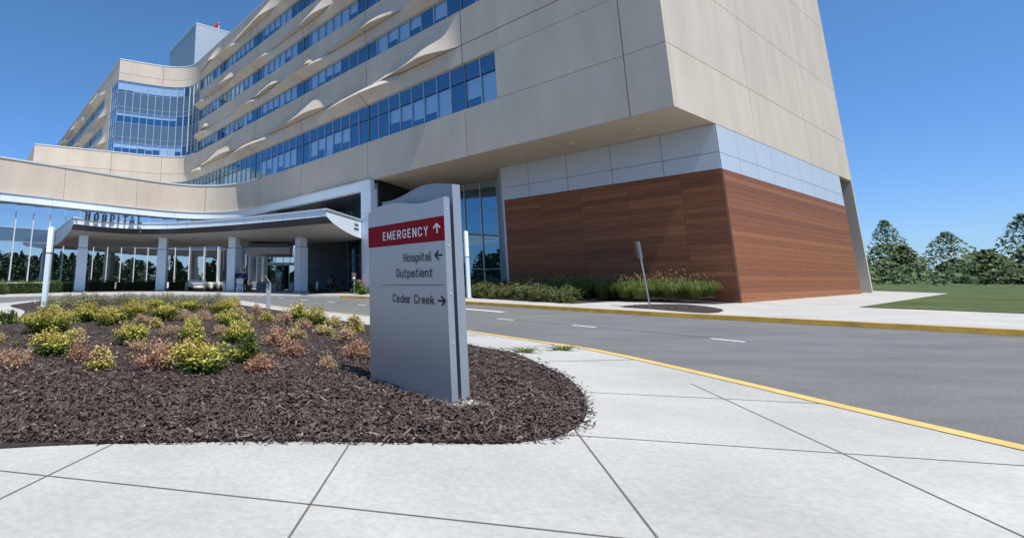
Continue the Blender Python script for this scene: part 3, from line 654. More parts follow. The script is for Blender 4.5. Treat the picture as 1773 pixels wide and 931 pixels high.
# curved glass corner of the tower
ncol = 13; cl = [l55 + 0.25 + (lcor - l55 - 0.28) * k / ncol for k in range(ncol + 1)]
rows = [(CB + 0.15, 19.45, 0), (19.45, 20.15, 1), (20.15, 22.2, 1), (22.2, 23.75, 0), (23.75, 24.4, 1), (24.4, 26.5, 1), (26.5, AT, 0)]
def bay(path, a, b, rows, off, fin_top, fin_bot, blinds, finw=0.045, find=0.16, step=0.7, gl=M_GLASS, name='curtain_wall_window', rot=0):
    panes = []; tmb = MB()
    def turn(p, q, sh=0):
        m = (p + q) / 2; c, s_ = math.cos(rot), math.sin(rot); rt = lambda v: Vector((v.x * c - v.y * s_, v.x * s_ + v.y * c))
        return m + rt(p - m), m + rt(q - m)
    for z0, z1, kind in rows:
        p, q = turn(path.at(a, off), path.at(b, off))
        panes.append((kind, MB().quad((p.x, p.y, z0), (p.x, p.y, z1), (q.x, q.y, z1), (q.x, q.y, z0))))
        e_ = (q - p).normalized(); nn = Vector((-e_.y, e_.x)) * .03; tmb.obox((*(p + nn), z1 - .02), (*(q - p), 0), (*(-nn * 1.8), 0), (0, 0, .04))
    wins = [part(m, name, gl) for kd_, m in panes if kd_ == 0]; win = wins[0]
    for kd_, m in panes:
        if kd_: m.build('spandrel_panel', M_SPAN, win)
    tmb.build('transom', M_MULL, win)
    path.wall(MB(), a - finw / 2, a + finw / 2, fin_bot, fin_top, off + find, find + 0.05 + abs(math.tan(rot)) * .75, 0.7).build('mullion', M_FIN, win)
    for z0, z1 in blinds:
        p, q = turn(path.at(a + 0.05, off - 0.12), path.at(b - 0.05, off - 0.12))
        MB().quad((p.x, p.y, z0), (p.x, p.y, z1), (q.x, q.y, z1), (q.x, q.y, z0)).build('roller_blind', M_BLIND, win)
    return win
for k in range(ncol):
    lit = k >= 4
    bl = []
    if lit: bl += [(26.75 + rw.choice((0, 0.1)), AT - .05)]
    if k >= 5: bl += [(23.2, 23.7)]
    if k >= 4: bl += [(CB + rw.choice((.2, .8, .9, .2)), 19.4)]
    bay(T2, cl[k], cl[k + 1], rows, -0.05, AT - .15, CB + .15, bl, 0.035, 0.11)
for k in range(3):
    P_ = Path([LT_(0.02, 0, 0).xy, LT_(4, 0, 0).xy]); bay(P_, 0.1 + 1.25 * k, 0.1 + 1.25 * (k + 1), rows, -0.05, AT, CB, [], 0.04, 0.02)

# ---- entrance hall glazing under the fascia
h0 = T1.find_px(459, 4.0, -0.6); nb = int((T1.L[-1] - h0) / 1.42)
hrows = [(0.92, 4.4, 0), (4.4, 5.57, 1), (5.57, 7.72, 0)]
NDES = [(-200, (0.64, -0.77)), (0, (0.62, -0.785)), (100, (0.57, -0.82)), (200, (0.42, -0.91)), (300, (0.17, -0.985)), (360, (-0.1, -0.99))]
for k in range(nb):
    a, b = h0 + 1.42 * k, h0 + 1.42 * (k + 1); m_ = T1.at((a + b) / 2, -0.7); px = proj((*m_, 3))[0]
    nat = (T1.at((a + b) / 2, 0.3) - m_).normalized(); ang = 0
    if px < 360:
        for (x0, v0), (x1, v1) in zip(NDES, NDES[1:]):
            if x0 <= px <= x1:
                t = (px - x0) / (x1 - x0); des = Vector(v0).lerp(Vector(v1), t); ang = math.atan2(nat.x * des.y - nat.y * des.x, nat.dot(des))
        ang = max(-R(17), min(R(17), ang))
    bay(T1, a, b, hrows, -0.7, 7.0, 0.92, [(5.62, 6.7)], 0.085, 0.26, gl=M_HGLASS, name='hall_window', rot=ang)
part(T1.wall(MB(), h0 - 0.6, T1.L[-1] - .1, 0.0, 0.92, -0.48, 0.6, 0.7), 'base_sill', M_WHITE)
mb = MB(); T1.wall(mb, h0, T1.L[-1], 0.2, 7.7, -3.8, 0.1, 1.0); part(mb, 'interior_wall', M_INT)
hl1 = T1.L[-1] - 1
mb = MB(); T1.wall(mb, L_of_s(36), hl1, 7.72, 7.78, 0.1, 1.6, 1.0); part(mb, 'soffit', M_FASC)

# ---- recessed entrance bay on the right of the canopy
colm = MB(); c0 = W(19.15, 0.0, 0); zb = g(38) + .13
colm.obox(W(19.15, -0.22, zb), D3 * 1.15, M3 * 0.62, (0, 0, 1.5)); colm.obox(W(19.15, -0.22, zb + 1.515), D3 * 1.15, M3 * 0.62, (0, 0, 2.6)); colm.obox(W(19.15, -0.22, zb + 4.13), D3 * 1.15, M3 * 0.62, (0, 0, 1.6)); colm.obox(W(19.15, -0.22, zb + 5.745), D3 * 1.15, M3 * 0.62, (0, 0, 7.68 - zb - 5.745))
part(colm, 'column', M_FASC)
def panelled(mb, a, b, z0, z1, th, zc, xc, inward):
    a, b = Vector((a[0], a[1])), Vector((b[0], b[1])); L = (b - a).length; t = (b - a) / L; n = Vector(inward) * th
    xcut = [0] + [x for x in xc if x < L] + [L]; zcut = [z0] + [z for z in zc if z0 < z < z1] + [z1]
    for x0, x1 in zip(xcut, xcut[1:]):
        for q0, q1 in zip(zcut, zcut[1:]):
            o = a + t * (x0 + 0.012); mb.obox((o.x, o.y, q0 + 0.012), (*(t * (x1 - x0 - 0.024)), 0), (n.x, n.y, 0), (0, 0, q1 - q0 - 0.024))
    mb.obox((*(a + n * 0.5), z0), (*(b - a), 0), (n.x, n.y, 0), (0, 0, z1 - z0), 1)
part((lambda m_: (panelled(m_, (-2.6, 46.3), (1.95, 47.6), 0.2, 4.5, 0.1, (1.9, 3.5), (2.2,), (-0.27, 0.96)), m_)[1])(MB()), 'panel_wall', [M_METD, M_DARK])
part((lambda m_: (panelled(m_, W(19.15, 0.42, 0).xy, (6.7, 42.2), 0.1, Z_SOF, 0.1, (6.2,), (2.7,), (0.8, -0.6)), m_)[1])(MB()), 'return_wall', [M_METD, M_DARK])
mb = MB()
BK = Path([(9.0, 46.5), (3.2, 48.0), (1.95, 47.6)])
bgl = MB(); BK.wall(bgl, 0.1, BK.L[-1], 0.3, 4.5, 0, 0.03); bw = part(bgl, 'entrance_window', M_GLASS)
mb = MB()
for l in (BK.L[-1] - 0.05, BK.L[-1] - 1.25, 5.99, 4.0, 2.0): BK.wall(mb, l - .05, l + .05, 0.2, 4.5, 0.08, 0.16)
BK.wall(mb, 4.0, BK.L[-1], 2.5, 2.6, 0.08, 0.16); BK.wall(mb, 0.1, BK.L[-1], 3.3, 3.36, 0.08, 0.16); BK.wall(mb, 0.1, BK.L[-1], 0.2, 0.45, 0.08, 0.16)
mb.build('mullion', M_MULL, bw)
UP = Path([W(19, 5.5, 0).xy, W(34, 5.5, 0).xy])
ug = MB(); UP.wall(ug, 0, 15, 4.6, 7.62, 0, 0.03); uw = part(ug, 'terrace_window', M_GLASS)
mb = MB()
for k in range(11): UP.wall(mb, 1.4 * k, 1.4 * k + .08, 4.6, 7.62, .08, .14)
mb.build('mullion', M_MULL, uw)
mb = MB(); mb.obox(W(18.5, 6.6, 0.2), D3 * 17, M3 * 0.1, (0, 0, 7.5)); mb.obox(W(20.3, 0.2, 7.62), D3 * 14, M3 * 6.5, (0, 0, 0.07)); part(mb, 'interior_wall', M_CHAR)
mb = MB(); mb.poly([(*W(20.3, 0.1, 0).xy, 4.52), (*W(33.5, 0.1, 0).xy, 4.52), (*W(34, 6.5, 0).xy, 4.52), (*W(19, 6.5, 0).xy, 4.52)]); mb.poly([(*W(20.3, 0.1, 0).xy, 4.4), (*W(33.5, 0.1, 0).xy, 4.4), (*W(34, 6.5, 0).xy, 4.4), (*W(19, 6.5, 0).xy, 4.4)], flip=True)
part(mb, 'terrace_floor', M_METD)

# ---- vestibule with the sliding door
vx0, vx1, vy = -5.15, -2.55, 45.4; vz = g(vy) + 0.13
mb = MB(); mb.box(vx0, vx0 + .12, vy, vy + .12, vz, 3.15); mb.box(vx1 - .12, vx1, vy, vy + .12, vz, 3.15); mb.box(vx0 + .12, vx1 - .12, vy, vy + .12, 2.35, 2.6); mb.box(vx0 + .12, vx1 - .12, vy, vy + .12, 3.05, 3.15)
mb.box(-4.33, -4.25, vy, vy + .12, vz, 2.35); mb.box(-3.2, -3.12, vy, vy + .12, vz, 2.35); mb.box(vx0 + .12, -4.33, vy + .02, vy + .1, vz, vz + .2)
for x in (-4.4, -3.7, -3.1): mb.box(x, x + .05, vy + .02, vy + .1, 2.6, 3.05)
vest = part(mb, 'vestibule', mat('door_frame_metal', (0.38, 0.40, 0.42), 0.4, 0.4))
MB().box(vx0 + .1, vx1 - .1, vy + 4, vy + 4.1, vz, 3.2).box(vx0, vx0 + .06, vy + .2, vy + 4, vz, 3.15).box(vx1 - .06, vx1, vy + .2, vy + 4, vz, 3.15).build('inner_wall', M_DARK, vest)
mb = MB(); mb.quad((vx0 + .1, vy + .05, vz + .2), (vx0 + .1, vy + .05, 2.35), (-4.33, vy + .05, 2.35), (-4.33, vy + .05, vz + .2)); mb.quad((-3.12, vy + .05, vz), (-3.12, vy + .05, 2.35), (vx1 - .1, vy + .05, 2.35), (vx1 - .1, vy + .05, vz)); mb.quad((vx0 + .1, vy + .06, 2.6), (vx0 + .1, vy + .06, 3.05), (vx1 - .1, vy + .06, 3.05), (vx1 - .1, vy + .06, 2.6))
mb.build('glass_pane', M_HGLASS, vest)
mb = MB(); mb.box(-4.25, -4.19, vy + .14, vy + .19, vz, 2.33); mb.box(-3.62, -3.56, vy + .14, vy + .19, vz, 2.33); mb.box(-4.19, -3.62, vy + .14, vy + .19, vz, vz + .1); mb.box(-4.19, -3.62, vy + .14, vy + .19, 2.25, 2.33); sd = part(mb, 'sliding_door', mat('black_door_frame', (0.03, 0.03, 0.03), 0.4))
MB().quad((-4.19, vy + .165, vz + .1), (-4.19, vy + .165, 2.25), (-3.62, vy + .165, 2.25), (-3.62, vy + .165, vz + .1)).build('glass_pane', M_GLASS, sd)
mb = MB(); x0, x1, y0 = -6.5, -2.9, 42.4
mb.box(x0, (x0 + x1) / 2 - .01, y0, 47.5, 3.18, 3.72); mb.box((x0 + x1) / 2 + .01, x1, y0, 47.5, 3.18, 3.72)
vc = part(mb, 'vestibule_canopy', mat('vestibule_metal', (0.42, 0.41, 0.39), 0.5, 0.1), bevel=0.01)
MB().box(x0 + .15, x1 - .15, y0 + .15, 47.3, 3.72, 4.05).build('upstand', M_CHAR, vc)

# ---- overhang on the right: soffit, wood wall, metal panels, glazing
mb = MB(); pts = [W(SEND, 0.0, 0).xy, W(19.15, 0.0, 0).xy, W(19.15, 0.42, 0).xy, Vector((6.7, 42.2)), Vector((6.9, 43.4)), Vector((10.2, 40.35)), Vector((12.76, 37.95)), W(11.06, 4.33, 0).xy, W(SEND, 4.33, 0).xy]
gapz = Z_SOF - 0.01
mb.poly([(p.x, p.y, gapz) for p in pts], flip=True)
for s in (5.5, 11.5, 15.8): a, b = W(s, 0.05, 0), W(s - 0.1, 4.3 if s < 10 else 7, 0); n = D3 * 0.012; mb.quad(*[Vector((q.x, q.y, gapz - 0.006)) for q in (a - n, b - n, b + n, a + n)], mi=1)
sof = part(mb, 'soffit', [M_SOFF, M_DARK])
for s, t in ((1.5, 2.2), (5.0, 2.2), (8.0, 2.0), (12, 3.5), (14, 5.0), (17, 2.5)):
    p = W(s, t, gapz - 0.05); MB().tube([p, p + Vector((0, 0, .045))], 0.07, 10).build('downlight', M_WHITE, sof)
LEN = 11.06 - SEND
mb = MB(); bw_ = 2.55; pk = 0.253; zg = 0.0
x = LEN
while x > 0.02:
    x0 = max(0, x - bw_); nrow = int(round((6.2 - zg) / pk))
    for k in range(nrow):
        z0 = zg + k * (6.2 - zg) / nrow; z1 = zg + (k + 1) * (6.2 - zg) / nrow
        mb.obox(W(SEND + x0 + .004, 4.33, z0 + .004), D3 * (x - x0 - .008), M3 * 0.04, (0, 0, z1 - z0 - .008))
    x = x0
o = W(SEND, 4.38, zg); mb.obox(o, D3 * LEN, M3 * 0.1, (0, 0, 6.2 - zg), 1)
wc = part(mb, 'wood_cladding', [M_WOOD, M_DARK])
mb = MB()   # end of the ground floor block
for k in range(24):
    z0 = k * 6.2 / 24; mb.obox(W(SEND, 4.5, z0 + .004), M3 * 22, D3 * 0.05, (0, 0, 6.2 / 24 - .008))
mb.obox(W(SEND + .05, 4.5, 0), M3 * 22, D3 * 0.1, (0, 0, 6.2), 1); part(mb, 'wood_cladding', [M_WOOD, M_DARK])
mb = MB(); panelled(mb, W(11.06, 4.30, 0).xy, W(SEND, 4.30, 0).xy, 6.2, Z_SOF - .02, 0.08, (7.0,), [1.9 + 2.55 * k for k in range(7)], MI)
panelled(mb, W(SEND, 4.4, 0).xy, W(SEND, 26.4, 0).xy, 6.2, Z_SOF - .02, 0.08, (7.0,), [2.5 * k for k in range(1, 9)], -D * -1)
part(mb, 'metal_panel', [M_METAL, M_DARK])
mb = MB(); a = W(11.06, 4.33, 0); b = Vector((12.76, 37.95, 0)); mb.obox((a.x, a.y, 0), (b.x - a.x, b.y - a.y, 0), D3 * 0.14, (0, 0, Z_SOF - .02)); part(mb, 'corner_trim', M_METAL)
RG = Path([(12.70, 38.0), (10.2, 40.3), (6.9, 43.4)])
nrg = 6; st = RG.L[-1] / nrg
for k in range(nrg):
    bay(RG, st * k, st * (k + 1), [(0.3, 1.9, 0), (1.9, 4.1, 0), (4.1, 6.3, 0), (6.3, Z_SOF - .05, 0)], 0, Z_SOF - .05, 0.2, [], 0.06, 0.1, gl=M_GLASS, name='lobby_window')
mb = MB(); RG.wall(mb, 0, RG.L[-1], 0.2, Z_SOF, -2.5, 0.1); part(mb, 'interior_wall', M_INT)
# ---- stair tower on the roof
c = Vector((-21.0, 78.0)); zt = 42.0
mb = MB(); hh = (zt - 30.5); n = 26
for k in range(n):
    z0 = 30.5 + hh * k / n; z1 = 30.5 + hh * (k + 1) / n - 0.03
    mb.obox((c.x, c.y, z0), D3 * 13, M3 * 9, (0, 0, z1 - z0)); 
mb.obox((*(c + D * .05 + MI * .05), 30.5), D3 * 12.9, M3 * 8.9, (0, 0, hh - .05), 1)
stt = part(mb, 'stair_tower', [M_STAIR, M_DARK])
MB().obox((*(c - D * .05 - MI * .05), zt), D3 * 13.1, M3 * 9.1, (0, 0, 0.15)).build('coping', M_CAP, stt)

# ================================================================== ENTRANCE CANOPY
F = Path([p.xy for p in catmull([Vector((*p, 0)) for p in ((0.04, 32.4), (-3.6, 35.3), (-7.55, 38.1), (-11.6, 40.15), (-14.0, 40.5), (-15.8, 39.9), (-17.0, 38.6), (-17.9, 36.8))], 8)])
B = Path([p.xy for p in catmull([Vector((*p, 0)) for p in ((3.0, 39.3), (0.3, 42.6), (-4, 45.3), (-10, 48.0), (-15, 49.0), (-20, 48.8), (-24.4, 47.0))], 8)])
CN = thing('entrance_canopy', 'curved silver canopy over the hospital entrance on four square columns', 'canopy', (-8, 40, g(40) + .13))
def cp(mb, name, m, **k): return mb.build(name, m, CN, **k)
NS = 60
def sec(u):
    a, b = F.at(F.L[-1] * u), B.at(B.L[-1] * u); Dp = (b - a).length; t = (b - a) / Dp
    prof = [(0, 5.02), (min(1.1, Dp * .2), 4.70)]
    k0, k1 = min(1.1, Dp * .2), Dp
    for j in range(1, 9):
        x = j / 8; e_ = 1 - (1 - x) ** 2.2
        prof.append((k0 + (k1 - k0) * x, 4.70 - (4.70 - 4.12) * e_))
    return a, t, Dp, prof
S_ = [sec(k / NS) for k in range(NS + 1)]
fas = MB(); cap = MB(); cham = MB(); sof2 = MB(); top = MB(); lim = MB()
for k in range(NS):
    (a, t, d1, p1), (b, t2, d2, p2) = S_[k], S_[k + 1]
    A = lambda x, z, a=a, t=t: Vector((*(a + t * x), z)); B_ = lambda x, z, b=b, t2=t2: Vector((*(b + t2 * x), z))
    fas.quad(A(0, 5.02), A(0, 5.40), B_(0, 5.40), B_(0, 5.02))
    for x0, z0, x1, z1 in ((-.06, 5.40, -.06, 5.52), (-.06, 5.52, .4, 5.52), (.4, 5.40, -.06, 5.40)): cap.quad(A(x0, z0), A(x1, z1), B_(x1, z1), B_(x0, z0))
    top.quad(A(.4, 5.45), A(d1, 5.45), B_(d2, 5.45), B_(.4, 5.45))
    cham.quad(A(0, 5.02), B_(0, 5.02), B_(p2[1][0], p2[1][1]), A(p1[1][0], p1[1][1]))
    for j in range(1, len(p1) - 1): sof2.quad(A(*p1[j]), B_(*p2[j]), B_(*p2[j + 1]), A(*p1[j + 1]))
    top.quad(A(d1, 5.45), A(*p1[-1]), B_(*p2[-1]), B_(d2, 5.45))
fj = MB()
for k in range(0, NS, 5):
    a, t, d1, p1 = S_[k]; q = F.at(F.L[-1] * k / NS + 0.02); n = -t * 0.004
    A0, A1 = Vector((*(a + n), 5.03)), Vector((*(q + n), 5.03)); fj.quad(A0, A0 + Vector((0, 0, .36)), A1 + Vector((0, 0, .36)), A1)
fo = cp(fas, 'fascia', M_FASC); fj.build('panel_joint', M_CHAR, fo)
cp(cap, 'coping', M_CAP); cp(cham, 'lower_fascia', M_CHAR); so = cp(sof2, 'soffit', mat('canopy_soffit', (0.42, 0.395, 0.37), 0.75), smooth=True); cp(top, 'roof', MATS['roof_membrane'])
for u, flip in ((0, False), (1, True)):
    a, t, d, p = sec(u); mb = MB(); ep = MB()
    for (x0, z0), (x1, z1) in zip(p, p[1:]):
        q = [Vector((*(a + t * x), z)) for x, z in ((x0, z0), (x1, z1), (x1, 5.45), (x0, 5.45))]; mb.quad(*(q[::-1] if flip else q))
    nn = Vector((t.y, -t.x)) * (1 if not flip else -1)
    o = a + nn * 0.0
    ep.obox((*(a - t * .06 + nn * .06), 5.42), (*(t * (d + .06)), 0), (*(-nn * .3), 0), (0, 0, .1))
    cp(mb, 'end_fascia', M_FASC); cp(ep, 'coping', M_CAP)
    if u == 0:
        tx = MB(); lx = (t.x, t.y, 0)
        o1 = Vector((*(a + t * 5.1 + nn * 0.012), 4.93)); text_mb(tx, 'HOSPITAL', 0.24, o1, lx, (0, 0, 1), (*nn, 0), 0.01, 0.8, 0.004)
        o1 = Vector((*(a + t * 5.0 + nn * 0.012), 4.63)); text_mb(tx, 'ENTRANCE', 0.24, o1, lx, (0, 0, 1), (*nn, 0), 0.01, 0.8, 0.004)
        cp(tx, 'entrance_lettering', M_LET)
# downlights and the little dome camera
for px, py in ((460, 403), (470, 399), (405, 411), (338, 414), (570, 391), (243, 402), (258, 412)):
    d_ = ray(px, py); Y = 40
    for _ in range(200):
        p = at(px, py, Y)
        if p.z > 4.36: break
        Y += 0.1
    MB().tube([p + Vector((0, 0, -.01)), p + Vector((0, 0, .1))], 0.045, 8).build('downlight', M_METD, CN)
p = at(604, 408.5, 37.8); MB().tube([p + Vector((0, 0, .12)), p, p + Vector((0, 0, -.06))], [.07, .07, .03], 10).tube([p + Vector((0, 0, -.05)), p + Vector((0, 0, -.12))], [.06, .03], 10, 1).build('dome_camera', [M_WHITE, M_BLACK], CN)
# letters
for ch, px in zip('HOSPITAL', (151, 166, 180, 194, 204.6, 216.5, 228.6, 242.7)):
    l = F.find_px(px, 5.6, 0.15); p = F.at(l, 0.16); q = F.at(l - 0.1, 0.16); t = (q - p).normalized(); n = Vector((-t.y, t.x)) * -1
    if n.y > 0: n = -n
    mb = MB(); wch = stroke_text(MB(), ch, (0, 0, 0), (1, 0, 0), (0, 0, 1), (0, -1, 0), 1, 1, .205, .1); stroke_text(mb, ch, Vector((p.x, p.y, 5.40)) - Vector((t.x, t.y, 0)) * (wch * .29), (t.x, t.y, 0), (0, 0, 1), (n.x, n.y, 0), .58, .58, .205, .09, 0, True)
    cp(mb, 'letter', M_LET)
# columns
def column(px, Y, rot, ztop):
    c = at(px, 470, Y); z0 = g(Y) + .13; a = R(rot); X = Vector((math.cos(a), math.sin(a), 0)); Yv = Vector((-X.y, X.x, 0))
    def bx(h, za, zb_, m, nm, par): return MB().obox(Vector((c.x, c.y, za)) - X * h - Yv * h, X * 2 * h, Yv * 2 * h, (0, 0, zb_ - za)).build(nm, m, par, bevel=0.012)
    k = bx(0.37, z0 + .12, 3.55, M_FASC, 'column', CN); bx(0.40, z0, z0 + .12, MATS['kerb_concrete'], 'column_base', k); bx(0.33, 3.57, 4.75, M_FASC, 'column_head', k); bx(0.345, 3.52, 3.6, M_CHAR, 'reveal', k)
column(140, 40.8, 24, 5); column(280.5, 43.2, 2, 5); column(404, 41.3, -24, 5); column(521, 39.8, 38, 5)

# ================================================================== MONUMENT SIGN
rc = at(768.5, 480, 5.0); rd = Vector((-0.46, 0.888)).normalized()      # near right corner; direction along the face to the far left edge
def solve_left(px, base):
    k = 0.3
    while k < 3 and proj((base.x + rd.x * k, base.y + rd.y * k, 1.0))[0] > px: k += 0.002
    return k
# the right front edge stands vertically under px 768 at the top of the sign
rc = at(767.5, 341, 5.0); SX, SY = rc.x, rc.y
SW = solve_left(639.5, rc); fx = Vector((-rd.x, -rd.y, 0)); SN = Vector((-rd.y, rd.x, 0))
if SN.y > 0 and SN.x > 0: SN = -SN
SN = Vector((-0.888, -0.46, 0))
gz = g(5.6) + 0.15
SL = Vector((SX, SY, 0)) - fx * SW              # far left corner on plan; a runs from 0 (left) to SW (right)
def sp(a, z, n=0.0): return SL + fx * a + SN * n + Vector((0, 0, z))
def find_az(px, py):
    """position on the sign face seen at a pixel"""
    d = ray(px, py); o = Vector((0, 0, HC)); t = (SL - o).dot(SN) / d.dot(SN); p = o + d * t
    return (p - SL).dot(fx), p.z
MS = thing('monument_sign', 'silver hospital wayfinding sign with red EMERGENCY band standing in the mulch', 'sign', (SX - fx.x * SW / 2, SY - fx.y * SW / 2, gz))
def sign_panel(a0, a1, n0, n1, topf, name, ms):
    n = 24; mb = MB(); fr_, bk = [], []
    for k in range(n + 1):
        a = a0 + (a1 - a0) * k / n; z = topf(k / n); fr_.append((sp(a, gz - .05, n1), sp(a, z, n1))); bk.append((sp(a, gz - .05, n0), sp(a, z, n0)))
    o = 0
    for k in range(n):
        mb.quad(fr_[k][0], fr_[k + 1][0], fr_[k + 1][1], fr_[k][1]); mb.quad(bk[k + 1][0], bk[k][0], bk[k][1], bk[k + 1][1])
        mb.quad(fr_[k][1], fr_[k + 1][1], bk[k + 1][1], bk[k][1], 1)
    mb.quad(fr_[0][0], fr_[0][1], bk[0][1], bk[0][0], 1); mb.quad(fr_[n][1], fr_[n][0], bk[n][0], bk[n][1], 1)
    return mb.build(name, ms, MS)
# outline of the tops, measured across the faces
ft = [find_az(x, y) for x, y in ((637, 371), (650, 361), (664, 355.5), (685, 351.5), (705, 352), (725, 352.3), (742, 349), (756, 344.5), (767.5, 340))]
def interp(tab, x):
    if x <= tab[0][0]: return tab[0][1]
    for (x0, y0), (x1, y1) in zip(tab, tab[1:]):
        if x <= x1:
            t = (x - x0) / (x1 - x0); return y0 + (y1 - y0) * t
    return tab[-1][1]
cf = catmull([Vector((a, z, 0)) for a, z in ft], 4); ftab = [(p.x, p.y) for p in cf]
sign_panel(0, SW, -0.075, 0.0, lambda u: interp(ftab, u * SW), 'front_panel', [M_SIGN, M_EDGE])
BN = -0.17                                           # face of the taller rear panel
SL0 = SL.copy(); SL = SL0 + SN * BN
bt = [find_az(x, y) for x, y in ((651, 350.5), (664, 350), (680, 346.5), (697, 339), (714, 329.5), (733, 321), (752, 317.8), (768, 317.5), (782.5, 318.5))]
SL = SL0
BA0, BA1 = 0.03, bt[-1][0]
bt = [(a, z) for a, z in bt]; cf = catmull([Vector((a, z, 0)) for a, z in bt], 4); btab = [(p.x, p.y) for p in cf]
sign_panel(BA0 + .02, BA1, BN - 0.10, BN, lambda u: interp(btab, BA0 + .02 + u * (BA1 - BA0 - .02)), 'rear_panel', [M_SIGNB, M_EDGE])
mb = MB(); mb.obox(sp(0.15, gz, BN - .0), fx * (SW - .3), SN * (-BN - .075), (0, 0, 1.5)); mb.build('spacer', M_CHAR, MS)
# red band and lettering
(r0a, r0z), (r1a, r1z) = find_az(637.5, 395.3), find_az(768, 372.6); (q0a, q0z), (q1a, q1z) = find_az(638, 430), find_az(769, 415.5)
bz1 = (r0z + r1z) / 2; bz0 = (q0z + q1z) / 2
mb = MB(); mb.obox(sp(0.0, bz0, 0.0015), fx * SW, SN * 0.0015, (0, 0, bz1 - bz0)); mb.build('red_band', M_RED, MS)
def sign_text(txt, px0, pyb0, px1, pyb1, capz, m, name, stroke, n=0.0035, gap=.17):
    """baseline from (px0, pyb0) to (px1, pyb1); capz pixels of cap height at px0"""
    a0, z0 = find_az(px0, pyb0); a1, z1 = find_az(px1, pyb1); _, zt = find_az(px0, pyb0 - capz); zb = (z0 + z1) / 2; H = zt - z0
    t_ = MB(); wd = stroke_text(t_, txt, (0, 0, 0), (1, 0, 0), (0, 0, 1), (0, -1, 0), 1, 1, stroke, 0.002, gap)
    mb = MB(); stroke_text(mb, txt, sp(a0, zb, n), fx, (0, 0, 1), SN, (a1 - a0) / wd, H, stroke, 0.002, gap); return mb.build(name, m, MS)
sign_text('EMERGENCY', 663.8, 417.0, 742.5, 407.3, 14.4, M_LTXT, 'emergency_lettering', 0.15, gap=.20)
sign_text('Hospital', 699, 454.0, 747.5, 451.0, 15, M_BLACK, 'hospital_lettering', 0.112)
sign_text('Outpatient', 686.5, 480.5, 749.5, 479.3, 15, M_BLACK, 'outpatient_lettering', 0.112)
sign_text('Cedar Creek', 681, 523.5, 752.5, 526.5, 14.5, M_BLACK, 'cedar_creek_lettering', 0.112)
def sign_lines(lines, wd, m, name):
    mb = MB()
    for i, (a, b) in enumerate(lines):
        (a0, z0), (a1, z1) = find_az(*a), find_az(*b); A, B = sp(a0, z0, .0035 + i * .0002), sp(a1, z1, .0035 + i * .0002); t = (B - A).normalized(); n = SN.cross(t) * wd / 2
        q = (A - n - t * wd * .3, B - n + t * wd * .3, B + n + t * wd * .3, A + n - t * wd * .3); mb.quad(*(q if (q[1] - q[0]).cross(q[2] - q[1]).dot(SN) > 0 else q[::-1]))
    return mb.build(name, m, MS)
sign_lines([((757.5, 402.5), (756.3, 388)), ((751, 394.6), (756.2, 387.5)), ((756.2, 387.5), (762, 393.2))], 0.019, M_LTXT, 'up_arrow')
sign_lines([((765.5, 441.2), (754, 441.8)), ((758.6, 434.7), (753.6, 442)), ((753.6, 442), (759.5, 448.8))], 0.019, M_BLACK, 'left_arrow')
sign_lines([((759, 520.3), (770.8, 520.6)), ((764.8, 513), (771, 520.6)), ((771, 520.6), (766, 527.8))], 0.019, M_BLACK, 'right_arrow')
sign_lines([((662, 493.6), (769, 493.2))], 0.007, mat('sign_rule', (0.10, 0.08, 0.08), 0.5), 'divider_line')
for py in (361, 425, 508, 592):
    a, z = find_az(768, py); p = sp(SW, z, -.04); MB().tube([p, p + fx * 0.006], 0.008, 8).build('screw', M_CAP, MS)
MB().obox(sp(.0, gz - .08, -.28), fx * (SW + .12), SN * .30, (0, 0, .095)).build('footing', M_PAVE, MS)

# ================================================================== LIGHT COLUMNS, POSTS, FURNITURE
M_LAMP = mat('frosted_diffuser', (0.86, 0.86, 0.85), 0.5)
M_POST = mat('pale_blue_paint', (0.62, 0.72, 0.76), 0.4)
def light_column(px, py, top, h, hl, r, label, wide):
    p = gp(px, py, h); d = at(px, top, p.y); H = d.z - p.z
    t = thing('light_column', label, 'light column', p, 'light columns beside the drive')
    MB().box(p.x - r * .95, p.x + r * .95, p.y - r * .95, p.y + r * .95, p.z, p.z + H * hl).build('post', M_POST, t, bevel=0.02)
    MB().box(p.x - r, p.x + r, p.y - r, p.y + r, p.z + H * hl + .02, p.z + H).build('diffuser', M_LAMP, t, bevel=0.03)
    MB().box(p.x - r * .8, p.x + r * .8, p.y - r * .8, p.y + r * .8, p.z + H * hl, p.z + H * hl + .02).build('joint_ring', M_CHAR, t)
    MB().box(p.x - r * 1.5, p.x + r * 1.5, p.y - r * 1.5, p.y + r * 1.5, p.z - .01, p.z + .03).build('base_plate', M_PAVE, t)
light_column(76, 531, 393, 0.155, 0.66, 0.095, 'white light column standing at the left end of the mulch bed', 1)
light_column(812, 515.6, 400, 0.145, 0.60, 0.105, 'white light column standing between the monument sign and lobby glass', 1)

